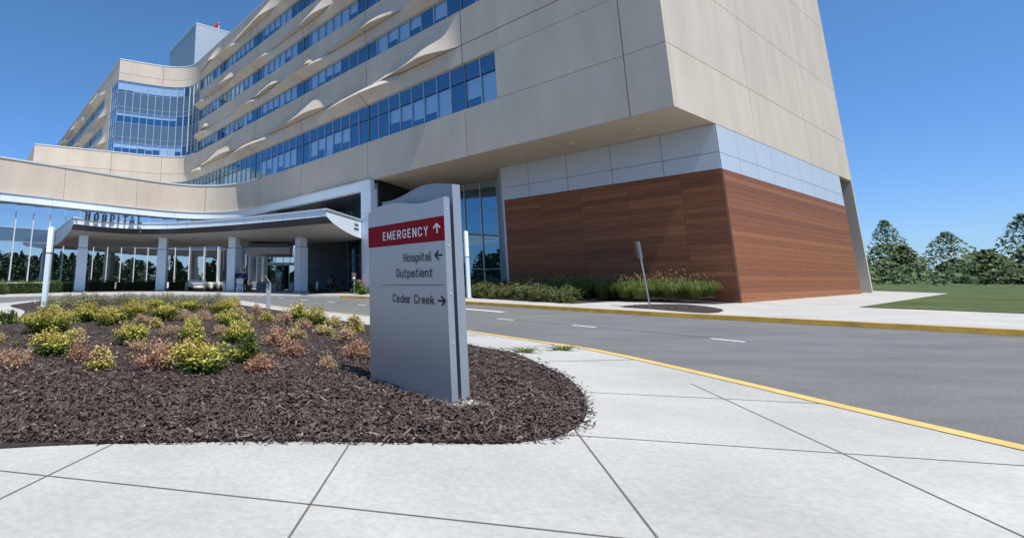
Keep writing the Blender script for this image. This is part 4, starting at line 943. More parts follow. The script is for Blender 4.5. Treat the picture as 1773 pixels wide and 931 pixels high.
def pedestal(p, H, label, lean, colr, dark):
    t = thing('info_pedestal', label, 'pedestal sign', p)
    MB().box(p.x - .085, p.x + .085, p.y - .04, p.y + .04, p.z, p.z + H).build('post', M_SIGN, t, bevel=0.006)
    o = p + Vector((0, 0, H + .015)); X = Vector((-0.17, -0.05, 0.27)).normalized(); Y = Vector((0.3, -0.9, 0)).normalized()
    Y = (Y - X * Y.dot(X)).normalized(); Z = X.cross(Y)
    mb = MB(); mb.obox(o - X * .06 - Y * .16, X * .36, Y * .32, Z * .02); k = mb.build('slanted_panel', M_CAP, t, bevel=0.004)
    mb = MB(); mb.obox(o - X * .04 - Y * .14 - Z * .004, X * .32, Y * .28, Z * .004); mb.obox(o - X * .04 - Y * .14 + Z * .02, X * .32, Y * .28, Z * .004); mb.build('panel_face', dark, k)
pedestal(gp(464.5, 534, .15), 0.90, 'short grey pedestal with tilted panel beside the light concrete sidewalk', 0, None, mat('brown_panel', (0.20, 0.15, 0.13), 0.6))
pp = at(549, 500, 42.0); pp.z = g(42) + .13
pedestal(pp, 0.75, 'small dim pedestal sign with black panel near the shaded panel wall', 0, None, M_BLACK)

# leaning post with two narrow plates seen edge-on
p0 = gp(1125.5, 530.5, .14); ptop = at(1104, 418, p0.y); t = thing('leaning_sign_post', 'leaning galvanised post with narrow silver plates in the small mulch bed', 'sign post', p0)
M_GALV = mat('galvanised_steel', (0.42, 0.43, 0.45), 0.38, 0.6)
ax = (ptop - p0); u = ax.normalized(); side = Vector((.95, -0.31, 0)).normalized(); fwd = u.cross(side).normalized()
MB().obox(p0 - side * .025 - fwd * .025, side * .05, fwd * .05, ax * .99).build('post', M_GALV, t)
q = p0 + ax * .73
pl = MB().obox(q - side * .05 - fwd * .2, side * .012, fwd * .45, ax * .27).build('sign_plate', M_GALV, t)
pl2 = MB().obox(q + side * .04 - fwd * .05, side * .012, fwd * .09, ax * .265).build('sign_plate', M_CAP, t)
MB().obox(q + side * .053 - fwd * .05 + ax * .012, side * .004, fwd * .088, ax * .04).build('red_marking', mat('sign_red', (0.5, 0.05, 0.06), 0.5), pl2)

# red and black notice on a post beside the red flowered shrub
p0 = at(613.5, 505, 34.5); p0.z = g(34.5) + .14; ztop = at(612, 473, 34.5).z; t = thing('notice_post', 'thin post with small black and red notice beside flowering shrub', 'sign post', p0)
MB().box(p0.x - .025, p0.x + .025, p0.y - .02, p0.y + .02, p0.z, ztop - .1).build('post', M_CAP, t)
z0 = at(612, 485.3, 34.5).z; pl = MB().box(p0.x - .13, p0.x + .09, p0.y - .04, p0.y - .025, z0, ztop).build('sign_plate', M_BLACK, t)
MB().box(p0.x - .145, p0.x + .105, p0.y - .024, p0.y - .02, z0 - .012, ztop + .012).build('white_border', M_CAP, pl)
mb = MB().box(p0.x - .11, p0.x + .07, p0.y - .048, p0.y - .041, ztop - .15, ztop - .04); mb.build('red_marking', MATS['sign_red'], pl)
mb = MB(); c = Vector((p0.x - .02, p0.y - .045, z0 + .16)); mb.add([c] + [c + Vector((.065 * math.cos(a * .5236), 0, .085 * math.sin(a * .5236))) for a in range(12)], [(0, 1 + (k + 1) % 12, 1 + k) for k in range(12)]); mb.build('white_emblem', M_LTXT, pl)

# bench
def bench(px, Y, label):
    c = at(px, 500, Y); z = g(Y) + .13; t = thing('bench', label, 'bench', (c.x, c.y, z)); m = mat('bench_metal', (0.42, 0.45, 0.48), 0.45, 0.4)
    x0, x1 = c.x - .72, c.x + .72
    mb = MB()
    for k in range(6): mb.box(x0, x1, c.y - .25 + k * .085, c.y - .18 + k * .085, z + .42, z + .45)
    mb.build('seat', m, t)
    mb = MB()
    for k in range(18): mb.obox((x0 + .04 + k * .079, c.y + .30, z + .48), (.045, 0, 0), (0, .012, 0), (0, .07, .40))
    mb.obox((x0, c.y + .365, z + .86), (1.44, 0, 0), (0, .04, 0), (0, 0, .05)); mb.obox((x0, c.y + .29, z + .46), (1.44, 0, 0), (0, .03, 0), (0, 0, .04)); mb.build('backrest', m, t)
    for x in (x0 - .02, x1 - .03):
        MB().box(x, x + .05, c.y - .28, c.y - .23, z, z + .64).build('leg', m, t); MB().box(x, x + .05, c.y + .27, c.y + .32, z, z + .9).build('leg', m, t)
        MB().box(x - .005, x + .055, c.y - .29, c.y + .3, z + .64, z + .68).build('armrest', m, t)
bench(338.5, 42.6, 'slatted metal bench in front of the low shrubs')

def bin_(px, Y, r, H, m, label, lid):
    c = at(px, 500, Y); z = g(Y) + .13; t = thing('litter_bin', label, 'litter bin', (c.x, c.y, z))
    MB().tube([(c.x, c.y, z), (c.x, c.y, z + H * .86)], r, 20).build('body', m, t, smooth=False)
    mb = MB().tube([(c.x, c.y, z + H * .86), (c.x, c.y, z + H * .93), (c.x, c.y, z + H)], [r * 1.03, r * 1.0, r * .55], 20); k = mb.build('lid', lid, t)
    MB().box(c.x - r * .5, c.x + r * .5, c.y - r * 1.04, c.y - r * .6, z + H * .78, z + H * .86).build('opening', M_BLACK, t)
bin_(389, 41.6, 0.17, 0.86, mat('stainless_steel', (0.5, 0.52, 0.55), 0.3, 0.7), 'stainless steel cylindrical litter bin beside the third canopy column', MATS['stainless_steel'])
bin_(504.5, 44.2, 0.17, 0.80, mat('pale_grey_plastic', (0.55, 0.55, 0.56), 0.6), 'pale grey litter bin standing right of the entrance door', M_CHAR)

# valet podium sign
Y = 39.6; c = at(415, 500, Y); z = g(Y) + .13; H = at(415, 481.5, Y).z - z
vs = thing('valet_podium', 'white and blue VALET PARKING podium sign beside third canopy column', 'podium sign', (c.x, c.y, z))
mwh = mat('pale_green_board', (0.62, 0.66, 0.60), 0.6); mbl = mat('blue_board', (0.03, 0.05, 0.28), 0.5)
MB().box(c.x - .29, c.x + .29, c.y, c.y + .42, z, z + H).build('cabinet', M_BLACK, vs, bevel=.01)
f = MB().box(c.x - .265, c.x + .265, c.y - .02, c.y - .004, z + .03, z + H - .02).build('front_board', mwh, vs)
MB().box(c.x - .265, c.x + .265, c.y - .026, c.y - .0205, z + H * .36, z + H * .62).build('blue_band', mbl, f)
mb = MB(); text_mb(mb, 'VALET', .15, (c.x, c.y - .027, z + H * .50), (1, 0, 0), (0, 0, 1), (0, -1, 0), .002, 1, .004, 'CENTER'); text_mb(mb, 'PARKING', .12, (c.x, c.y - .027, z + H * .385), (1, 0, 0), (0, 0, 1), (0, -1, 0), .002, 1, .004, 'CENTER')
mb.build('lettering', M_LTXT, f)
mb = MB(); text_mb(mb, 'Welcome', .09, (c.x, c.y - .022, z + H * .83), (1, 0, 0), (0, 0, 1), (0, -1, 0), .002, 1, .002, 'CENTER'); mb.box(c.x - .17, c.x + .17, c.y - .0225, c.y - .0205, z + H * .10, z + H * .26); mb.build('grey_print', mat('grey_print', (0.22, 0.25, 0.28), .7), f)
MB().box(c.x - .30, c.x + .30, c.y - .03, c.y + .44, z + H, z + H + .03).build('top_shelf', mbl, vs)

# grey address block near the door
Y = 43.6; a = at(443.5, 500, Y); b = at(463.5, 500, Y); z = g(Y) + .13; H = at(450, 487.3, Y).z - z
ab = thing('address_block', 'low grey rounded block with dark lettering left of the doors', 'sign block', ((a.x + b.x) / 2, Y, z))
mb = MB(); pts = [(a.x, 0), (b.x, 0), (b.x, H)] + [(a.x + .22 - .22 * math.sin(k * R(90) / 6), H - .22 + .22 * math.cos(k * R(90) / 6)) for k in range(7)]
for yy, fl in ((Y, False), (Y + .3, True)):
    o = len(mb.v); mb.v += [(x, yy, z + h) for x, h in pts]; f_ = tuple(range(o, o + len(pts))); mb.f.append(f_[::-1] if fl else f_); mb.mi.append(0)
n = len(pts)
for k in range(n): j = (k + 1) % n; mb.f.append((k, n + k, n + j, j)); mb.mi.append(0)
mb.build('block', M_METD, ab); mb = MB(); text_mb(mb, 'ECH', .17, (a.x + (b.x - a.x) * .62, Y - .004, z + H * .52), (1, 0, 0), (0, 0, 1), (0, -1, 0), .003, 1, .004, 'CENTER'); mb.build('lettering', M_BLACK, ab)

# windsock on the roof
p = at(378, 62, 84.0); q = at(378.5, 39, 84.0); ws = thing('windsock', 'red windsock on a thin pole above the hospital roof', 'windsock', (p.x, p.y, 31))
MB().tube([(p.x, p.y, 30.6), (p.x, p.y, q.z)], 0.10, 8).build('pole', M_CAP, ws)
a = at(377.5, 41.5, 84); b = at(372, 47, 83.6); c = at(366, 51.5, 83.2)
MB().tube([a, b, c], [.30, .24, .15], 12, caps=False).build('sock', mat('red_fabric', (0.55, 0.02, 0.03), 0.8, trans=.3), ws)

# ================================================================== PLANTS
def shrub_mesh(name, width, height, nleaf, leaf, lm, lower=None, twigs=14, twigm=M_TWIG, seed=1, spread=1.0, bare=0.0, spiky=0.3):
    r = random.Random(seed); fo = MB(); tw = MB(); tips = []
    ph1, ph2 = r.uniform(0, 6.28), r.uniform(0, 6.28)
    for i in range(twigs):
        a = r.uniform(0, 6.283); e = r.random() ** 0.6; lob = 1 + .28 * math.cos(2 * a + ph1) + .18 * math.cos(3 * a + ph2)
        R_ = width / 2 * e * lob * r.uniform(.85, 1.2); H = height * (1.0 - 0.5 * e * e) * r.uniform(0.5, 1.2)
        p0 = Vector((r.gauss(0, .10) * width, r.gauss(0, .10) * width, 0)); p2 = Vector((math.cos(a) * R_, math.sin(a) * R_, H)); p1 = p0.lerp(p2, .5) + Vector((math.cos(a) * R_ * .15, math.sin(a) * R_ * .15, H * -.05))
        rad = 0.004 + .003 * width; tw.tube([p0, p1, p2], [rad, rad * .7, rad * .35], 4, caps=False); tips.append((p0, p1, p2))
        if bare > 0:
            for _ in range(int(3 * bare) + 1):
                b0 = p1.lerp(p2, r.uniform(.3, 1)); b1 = b0 + Vector((r.gauss(0, .5), r.gauss(0, .5), r.uniform(.4, 1.1))) * height * .22; tw.tube([b0, b1], [rad * .45, rad * .2], 3, caps=False)
    for i in range(nleaf):
        p0, p1, p2 = tips[r.randrange(len(tips))]; t = r.random() ** 0.62
        c = (p0.lerp(p1, t * 2) if t < .5 else p1.lerp(p2, t * 2 - 1))
        s = (.035 + .06 * width ** .8) * (1.15 - .75 * t); c = c + Vector((r.gauss(0, s), r.gauss(0, s), r.gauss(0, s * .7) + .01)); c.z = max(leaf * .4, c.z)
        L = leaf * r.uniform(.6, 1.3); wd = L * r.uniform(.28, .42)
        X = Vector((r.gauss(0, 1), r.gauss(0, 1), r.gauss(.25, spiky + .35))).normalized(); Y = X.cross(Vector((r.gauss(0, .5), r.gauss(0, .5), 1))).normalized(); Z = X.cross(Y)
        mi = 0
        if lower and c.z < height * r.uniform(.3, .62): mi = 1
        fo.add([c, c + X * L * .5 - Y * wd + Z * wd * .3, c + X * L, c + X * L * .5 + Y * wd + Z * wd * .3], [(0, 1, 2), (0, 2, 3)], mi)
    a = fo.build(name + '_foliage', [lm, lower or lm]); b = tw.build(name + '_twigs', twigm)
    ma, mb_ = a.data, b.data; bpy.data.objects.remove(a); bpy.data.objects.remove(b); return ma, mb_
LIB = {}
def variant(kind, w_):
    cls = 'S' if w_ < .45 else ('M' if w_ < .85 else 'L'); v = rv.randrange(3 if cls != 'L' else 4); key = (kind, cls, v)
    if key not in LIB:
        ww = {'S': .36, 'M': .64, 'L': 1.1}[cls]; n = {'S': 950, 'M': 2500, 'L': 6000}[cls]; sd = hash((ord(kind), ord(cls), v)) % 1000
        hh = ww * {'Y': .62, 'P': .72, 'R': .75, 'T': .66, 'G': .72, 'C': .6, 'M': .6}[kind]; tw = {'S': 16, 'M': 34, 'L': 64}[cls]
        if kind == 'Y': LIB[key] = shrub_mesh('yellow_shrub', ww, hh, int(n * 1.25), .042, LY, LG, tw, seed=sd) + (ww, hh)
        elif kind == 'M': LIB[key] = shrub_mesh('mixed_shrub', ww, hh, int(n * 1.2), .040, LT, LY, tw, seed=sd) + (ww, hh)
        elif kind == 'G': LIB[key] = shrub_mesh('green_shrub', ww, hh, int(n * 1.2), .045, LG, None, tw, seed=sd) + (ww, hh)
        elif kind == 'P': LIB[key] = shrub_mesh('pink_shrub', ww, hh, int(n * .95), .030, LP, None, int(tw * 1.6), M_DEAD, seed=sd, bare=1) + (ww, hh)
        elif kind == 'R': LIB[key] = shrub_mesh('rust_shrub', ww, hh, int(n * .95), .032, LR, None, int(tw * 1.5), M_DEAD, seed=sd, bare=1) + (ww, hh)
        elif kind == 'T': LIB[key] = shrub_mesh('tan_shrub', ww, hh, int(n * 1.1), .036, LT, None, tw, M_DEAD, seed=sd) + (ww, hh)
    return LIB[key]
rv = random.Random(5)
def place(name, fo, tw, loc, scale, rz, label, cat, group):
    t = thing(name, label, cat, loc, group); t.rotation_euler = (0, 0, rz); t.scale = scale
    for nm, me in (('foliage', fo), ('stem', tw)):
        if me is None: continue
        o = bpy.data.objects.new(nm, me); col.objects.link(o); o.parent = t
    return t
# px of the foot, width and height in pixels, kind, label
SHRUBS = [
 (9, 561, 26, 29, 'G', 'small olive green shrub at the edge of the curved concrete path'),
 (80, 576, 90, 47, 'Y', 'broad yellow shrub just in front of the white light column'),
 (84, 614, 70, 44, 'Y', 'yellow green shrub directly below the broad one near the light column'),
 (20, 640, 50, 38, 'P', 'pale bristly shrub in the near corner of the mulch bed'),
 (131, 628, 40, 40, 'R', 'pinkish brown shrub touching the lower yellow green shrub'),
 (171, 640, 48, 36, 'M', 'yellow and pink shrub beside the pinkish brown one in front'),
 (129, 584, 31, 18, 'T', 'little pale tan shrub tucked behind the lower yellow green shrub'),
 (147, 557, 50, 34, 'Y', 'wide yellow shrub behind the open mulch, left half of a joined pair'),
 (186, 563, 44, 31, 'Y', 'wide yellow shrub, right half of the joined pair behind open mulch'),
 (226, 552, 54, 34, 'Y', 'yellow shrub rising behind the joined pair towards the drive'),
 (222, 597, 58, 43, 'Y', 'tall yellow shrub in mid bed with pale shrub at its foot'),
 (236, 607, 38, 21, 'P', 'pale dried shrub at the foot of the tall mid bed shrub'),
 (244, 561, 36, 17, 'P', 'low pink shrub behind the tall mid bed yellow shrub'),
 (268, 567, 24, 16, 'M', 'tiny yellow and pink shrub right of the low pink shrub'),
 (291, 581, 28, 20, 'P', 'small pale pink shrub alone on open mulch in mid bed'),
 (285, 555, 48, 35, 'Y', 'yellow shrub with green base near middle of the bed'),
 (264, 533, 32, 18, 'Y', 'low yellow shrub against the grey green border row'),
 (328, 538, 36, 20, 'Y', 'low yellow green shrub at the far middle of the bed'),
 (318, 555, 32, 20, 'P', 'pale pink shrub between two yellow green shrubs in the middle'),
 (326, 594, 46, 42, 'Y', 'upright yellow shrub behind the biggest front shrub'),
 (268, 640, 62, 46, 'R', 'large rosy shrub left of the biggest front shrub'),
 (340, 644, 98, 56, 'Y', 'biggest yellow shrub at the front of the bed'),
 (322, 613, 36, 26, 'R', 'rosy shrub growing out of the top of the biggest front shrub'),
 (388, 541, 48, 24, 'Y', 'yellow green shrub at the far edge below the sidewalk curve'),
 (402, 533, 26, 19, 'Y', 'small yellow green shrub touching the sidewalk at the far edge'),
 (412, 548, 24, 21, 'T', 'tan yellow shrub right of the far edge yellow pair'),
 (389, 564, 42, 30, 'Y', 'yellow green shrub in front of the far edge pair'),
 (408, 594, 57, 38, 'Y', 'spreading bright yellow green shrub left of the rust shrub group'),
 (377, 581, 24, 21, 'P', 'faint pink shrub beside the spreading bright yellow green shrub'),
 (349, 555, 36, 17, 'P', 'low wide dry shrub in the far middle of the bed'),
 (433, 554, 12, 15, 'M', 'tiniest yellow shrub standing alone near the pedestal'),
 (444, 540, 18, 16, 'P', 'thin twiggy shrub just left of the pedestal'),
 (462, 556, 20, 21, 'M', 'small yellow pink shrub in front of the pedestal'),
 (492, 562, 29, 28, 'P', 'pinkish tan shrub beside the two tall yellow green shrubs'),
 (516, 556, 30, 30, 'Y', 'left one of two tall yellow green shrubs by the sidewalk'),
 (546, 563, 36, 33, 'Y', 'right one of two tall yellow green shrubs by the sidewalk'),
 (527, 568, 24, 18, 'P', 'dusty pink shrub in front of the two tall yellow green shrubs'),
 (511, 587, 32, 25, 'T', 'rounded tan and yellow shrub alone in the right part of bed'),
 (475, 599, 40, 32, 'R', 'salmon coloured shrub with green base left of the rounded tan one'),
 (505, 619, 40, 29, 'R', 'deep rust shrub below the rounded tan and yellow one'),
 (431, 629, 66, 46, 'G', 'greenest bushy shrub at the front of the bed'),
 (452, 644, 52, 28, 'R', 'reddish shrub in front of the greenest bushy shrub'),
 (558, 580, 34, 20, 'T', 'low golden tan shrub in the group near the monument sign'),
 (580, 568, 28, 22, 'T', 'golden tan shrub at the back of the group near monument sign'),
 (613, 574, 34, 25, 'M', 'yellow tan shrub nearest the sidewalk beside the monument sign'),
 (598, 591, 38, 27, 'P', 'wide pink tan shrub in front of the golden tan group'),
 (622, 623, 45, 32, 'R', 'rust red shrub right beside the base of the monument sign'),
 (568, 640, 30, 28, 'P', 'sparse twiggy pink shrub at the front between rust red shrubs'),
 (1, 592, 14, 22, 'M', 'sliver of yellowish shrub cut by the edge of the view'),
]
for px, py, w_, h_, kind, lab in SHRUBS:
    p = gp(px, py, 0.155); sc = p.y / CT / 900 * 1.0; dep = p.y * CT + (p.z - HC) * ST
    ww, hh = w_ * dep / 900, h_ * dep / 900; fo, tw, bw0, bh0 = variant(kind, ww)
    k = ww / bw0 * 1.08; kz = min(max(hh / bh0 * 0.95, k * .6), k * 1.5)
    place('garden_shrub', fo, tw, p + Vector((0, ww * .18, -.01)), (k, k, kz), rv.uniform(0, 6.28), lab, 'shrub', 'low shrubs in the mulch bed')

# grey green border row along the drive side of the bed
def tuft_mesh(name, n, h, spread, wd, lm, seed, droop=.5, seedm=None, nseed=0):
    r = random.Random(seed); mb = MB(); sb = MB()
    for i in range(n + nseed):
        a = r.uniform(0, 6.283); e = r.random() ** .7; p0 = Vector((math.cos(a), math.sin(a), 0)) * spread * .35 * e; out = Vector((math.cos(a + r.gauss(0, .4)), math.sin(a + r.gauss(0, .4)), 0))
        sd_ = i >= n; H = h * r.uniform(.6, 1.05) * (1.45 if sd_ else 1); o = spread * (.15 + .75 * e) * r.uniform(.5, 1.1) * (.7 if sd_ else 1)
        p1 = p0 + out * o * .35 + Vector((0, 0, H * .65)); p2 = p0 + out * o * .8 + Vector((0, 0, H * .95)); p3 = p0 + out * o * 1.15 + Vector((0, 0, H * (1 - droop * (.2 if sd_ else e))))
        t = Vector((-out.y, out.x, 0)) * wd * (.5 if sd_ else 1) / 2
        mb.add([p0 - t, p0 + t, p1 - t, p1 + t, p2 - t * .7, p2 + t * .7, p3], [(0, 1, 3, 2), (2, 3, 5, 4), (4, 5, 6)])
        if sd_:
            d = (p3 - p2) * .9
            for k in range(3):
                y = Vector((r.gauss(0, 1), r.gauss(0, 1), 0)).normalized() * .016; sb.quad(p2 - y, p3 + d * .6 - y * .3, p3 + d * .6 + y * .3, p2 + y)
    a = mb.build(name, lm); ma = a.data; bpy.data.objects.remove(a); ms = None
    if sb.v: b = sb.build(name + '_seed', seedm); ms = b.data; bpy.data.objects.remove(b)
    return ma, ms
CT_ = [shrub_mesh('grey_clump', 1.0, .42, 1500, .04, LC, None, 40, M_DEAD, seed=50 + k, spiky=.8, bare=1) for k in range(3)]
for i in range(30):
    u = (i + .5) / 30; px = 66 + 330 * u + rv.uniform(-6, 6)
    row = i % 2; py = (530 - 7 * min(1, u * 3) + row * 3.5) if px < 180 else 522.5 + row * 4 + max(0, px - 320) * .06
    if 255 < px < 330: py += 1
    p = gp(px, py, .155); fo, tw = CT_[i % 3]; k = rv.uniform(.75, 1.1)
    place('border_clump', fo, tw, p, (k, k, k * rv.uniform(.8, 1.15)), rv.uniform(0, 6.28), 'grey green feathery clump in the border row beside the drive', 'border plant', 'grey green clumps along the drive edge')

# hedges
def hedge(px0, px1, Y0, Y1, h, depth, n, label, lm=LH, leaf=.05):
    a, b = at(px0, 500, Y0), at(px1, 500, Y1); a2, b2 = Vector((a.x, a.y)), Vector((b.x, b.y)); t = (b2 - a2); L = t.length; t /= L; nn = Vector((-t.y, t.x)); r = random.Random(int(px0) + 9)
    z = g(Y0) + .14; mb = MB(); th = thing('clipped_hedge', label, 'hedge', (*((a2 + b2) / 2), z)); core = MB()
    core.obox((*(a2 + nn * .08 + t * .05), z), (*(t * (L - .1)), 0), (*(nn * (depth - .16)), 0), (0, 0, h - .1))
    for i in range(n):
        u = r.uniform(0, L); f = r.random(); wob = .05 * math.sin(u * 2.3) + .04 * math.sin(u * 5.1 + 1)
        if f < .5: v, zz = r.gauss(0.02, .03) + wob * .3, h * r.random()
        elif f < .85: v, zz = r.uniform(0, depth), h + wob + r.gauss(0, .02)
        else: v, zz = r.uniform(0, depth), h * r.random(); u = r.choice((0, L)) + r.gauss(0, .03)
        c = Vector((*(a2 + t * u + nn * v), z + max(.02, zz))); X = Vector((r.gauss(0, 1), r.gauss(0, 1), r.gauss(.3, .6))).normalized(); Y_ = X.orthogonal().normalized(); Y_ = (Y_ * math.cos(i) + X.cross(Y_) * math.sin(i)); s = leaf * r.uniform(.6, 1.3)
        mb.quad(c, c + X * s * .5 - Y_ * s * .4, c + X * s, c + X * s * .5 + Y_ * s * .4)
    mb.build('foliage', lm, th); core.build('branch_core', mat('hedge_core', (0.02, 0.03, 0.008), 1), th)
hedge(12, 128, 35.6, 40.8, .80, .9, 6500, 'sunlit clipped hedge between the round bush and first canopy column')
hedge(153, 200, 43.0, 44.6, .80, .9, 2400, 'clipped hedge just right of the first canopy column')
hedge(200, 272, 45.2, 46.0, .78, .9, 3200, 'shaded clipped hedge left of the second canopy column')
hedge(290, 321, 46, 45.6, .78, .8, 1700, 'shaded clipped hedge between second canopy column and bench')
ROUND = [shrub_mesh('round_bush', 1.0, .8, 2200, .05, LH, None, 40, seed=70 + k) for k in range(2)]
def rbush(px, py, Y, wpx, hpx, label, lib=ROUND, cat='bush', group=None, name='round_bush'):
    c = at(px, 500, Y); c.z = g(Y) + .14; k = wpx * Y / 900; kz = hpx * Y / 900 / .8; fo, tw = lib[int(px) % len(lib)]
    place(name, fo, tw, c, (k, k, kz), px, label, cat, group)
rbush(3, 508, 34.5, 24, 23, 'round dark green bush at the left end of the hedge')
rbush(358, 503, 45.0, 14, 15, 'small round bush just right of the metal bench')
rbush(372, 503, 45.2, 14, 15, 'small round bush between bench and steel litter bin')
rbush(383, 503, 44.2, 11, 13, 'small round bush directly behind the steel litter bin')
rbush(330, 503, 46.0, 18, 14, 'small round bush half hidden behind the bench')
rbush(432, 501, 43.6, 17, 16, 'dark round bush between valet podium and grey address block')
rbush(539, 502, 41.5, 14, 14, 'dark shaded bush beside the fourth canopy column')
for px in (551, 559, 584): rbush(px, 503, 40.4, 10, 7, 'low dark plant in the shaded bed below the panel wall', group='low plants in the shaded bed', name='low_plant')
# shrub with reddish flowers beside the notice post
fo, tw = shrub_mesh('flowering_shrub', 1.0, .95, 900, .11, mat('bright_leaf', (0.1, .2, .02), .45, island=[(0.07, 0.15, 0.015), (0.16, 0.28, 0.03), (0.10, 0.2, 0.02), (0.24, 0.33, 0.05)], trans=.3), None, 22, seed=90)
c = at(627, 500, 34.3); c.z = g(34.3) + .14
fs = place('flowering_shrub', fo, tw, c, (1.05, 1.05, 1.0), 0.4, 'bright green shrub with rusty red flower heads beside notice post', 'shrub', None)
mb = MB(); r = random.Random(4)
for k in range(70):
    cc = (Vector((r.choice((-.35, -.1, .05, .3, -.2)), r.choice((-.35, -.2, .1)), r.choice((.62, .8, .9)))) + Vector((r.gauss(0, .05), r.gauss(0, .05), r.gauss(0, .04)))); X = Vector((r.gauss(0, 1), r.gauss(0, 1), r.gauss(0, 1))).normalized() * .035; Y_ = X.orthogonal().normalized() * .03
    mb.quad(cc - X - Y_, cc + X - Y_, cc + X + Y_, cc - X + Y_)
o = mb.build('flower_head', mat('rusty_flower', (0.30, .07, .04), .7)); o.parent = fs

# planting below the wood wall
RS = [shrub_mesh('rose_shrub', 1.15, .9, 1700, .075, LS, None, 34, seed=110 + k) for k in range(4)]
rr = random.Random(8); rose = []
for t in (-1.9, -0.9, 0.2, 1.3, 2.4, 3.3):
    s_ = 3.6 + max(0, (t + 1.9)) * .35 + rr.uniform(0, .5)
    while s_ < 18:
        rose.append((s_, t)); s_ += rr.uniform(.85, 1.15)
for s_, t in rose:
    p = W(s_, t + rr.uniform(-.15, .15), 0)
    if not inside(p.xy, bedA) or p.y > 39: continue
    p.z = g(p.y) + hA(p.xy) - .02; fo, tw = RS[rr.randrange(4)]; k = rr.uniform(.85, 1.12)
    place('rose_shrub', fo, tw, p, (k, k, k * rr.uniform(.72, .95)), rr.uniform(0, 6.28), 'green knee high shrub in the dense planting below the wood wall', 'shrub', 'rose shrubs below the wood wall')
OG = [tuft_mesh('ornamental_grass', 460, .95, .85, .016, LO, 130 + k, .55, M_SEED, 20 + 14 * k) for k in range(3)]
for k, (s_, t) in enumerate([(x, y) for y in (3.5, 2.6, 1.7) for x in (6.4, 5.5, 4.6, 3.7, 2.8, 1.9, 1.0, 0.1)] + [(2.6, .8), (1.7, .7)]):
    p = W(s_ + rr.uniform(-.2, .2), t + rr.uniform(-.15, .15), 0)
    if not inside(p.xy, bedA): continue
    p.z = g(p.y) + hA(p.xy) - .02; fo, sd = OG[k % 3]; sc = rr.uniform(.68, .95)
    tq = thing('ornamental_grass', 'arching green grass clump with tan seed heads against the wood wall', 'grass clump', p, 'ornamental grasses along the wood wall'); tq.rotation_euler = (0, 0, rr.uniform(0, 6.28)); tq.scale = (sc,) * 3
    for nm, me in (('leaf_blade', fo), ('seed_head', sd)):
        o = bpy.data.objects.new(nm, me); col.objects.link(o); o.parent = tq
# weeds in the sidewalk joint
WD = tuft_mesh('weed', 60, .10, .16, .012, LO, 160, .7)[0]
for px, py, lab in ((906, 610, 'thin green weed in the sidewalk joint near mulch edge'), (972, 606, 'fuller green weed in the sidewalk joint near yellow kerb')):
    o = bpy.data.objects.new('joint_weed', WD); col.objects.link(o); o.location = gp(px, py, .142); o.scale = (2.0, .9, .7); tag(o, lab, 'weed', kind='thing')
for i, (px, py, lab) in enumerate(((350, 589, 'small green sprout in mulch near the upright yellow shrub'), (575, 583, 'bright green sprout in mulch near the golden tan group'), (486, 616, 'thin green sprout beside the deep rust shrub'), (226, 622, 'faint green sprout on open mulch below the tall mid bed shrub'), (28, 600, 'faint green sprouts on open mulch near the path'))):
    o = bpy.data.objects.new('mulch_sprout', WD); col.objects.link(o); o.location = gp(px, py, .16); o.scale = (.5, .5, 1.0); tag(o, lab, 'weed', kind='thing')

slab('lawn', [(20.5, 20.5), (27, 8), (42, -18), (98, -18), (98, 115), (60, 115), (43.5, 37)], 0.10, 0.15, M_LAWN, 'mown grass beside the far end of the hospital', 'lawn')
# woodland across the grounds (seen mirrored in the glass and past the end of the wing)
def woodland():
    r = random.Random(21); mb = MB(); tk = MB()
    for i in range(640):
        a = R(r.uniform(-70, 250)); D_ = r.uniform(105, 165); cx, cy = math.cos(a) * D_, -math.sin(a) * D_ + 5
        H = r.uniform(5.5, 13.5) * (D_ / 135); W_ = r.uniform(3, 6); z = -1.5
        near = R(-60) < a < R(-20)
        for k in range(1700 if near else 330):
            th = r.uniform(0, 6.283); ph = r.random() ** 1.35; rad = W_ * math.sqrt(r.random()) * math.sin(math.pi * (.18 + .78 * ph)) ; c = Vector((cx + math.cos(th) * rad, cy + math.sin(th) * rad, z + H * (.08 + .92 * ph)))
            X = Vector((r.gauss(0, 1), r.gauss(0, 1), r.gauss(0, .7))).normalized() * r.uniform(.25, .6) * (.50 if near else 1); Y = X.orthogonal().normalized() * r.uniform(.2, .5) * (.50 if near else 1); mb.quad(c - X - Y, c + X - Y * .6, c + X + Y, c - X * .8 + Y)
    for i in range(14000):                                          # brushy edge at the foot of the trees
        a = R(r.uniform(-70, 250)); D_ = r.uniform(100, 112); hz = r.uniform(0, 4.2) * r.random() ** .5; c = Vector((math.cos(a) * D_, -math.sin(a) * D_ + 5, -1.5 + hz)); k = .5 if R(-60) < a < R(-20) else 1
        X = Vector((r.gauss(0, 1), r.gauss(0, 1), r.gauss(0, .7))).normalized() * r.uniform(.3, .8) * k; Y = X.orthogonal().normalized() * r.uniform(.3, .6) * k; mb.quad(c - X - Y, c + X - Y * .6, c + X + Y, c - X * .8 + Y)
    return tag(mb.build('woodland', LW), 'far off belt of green trees across the hospital grounds', 'woodland', kind='stuff')
woodland()

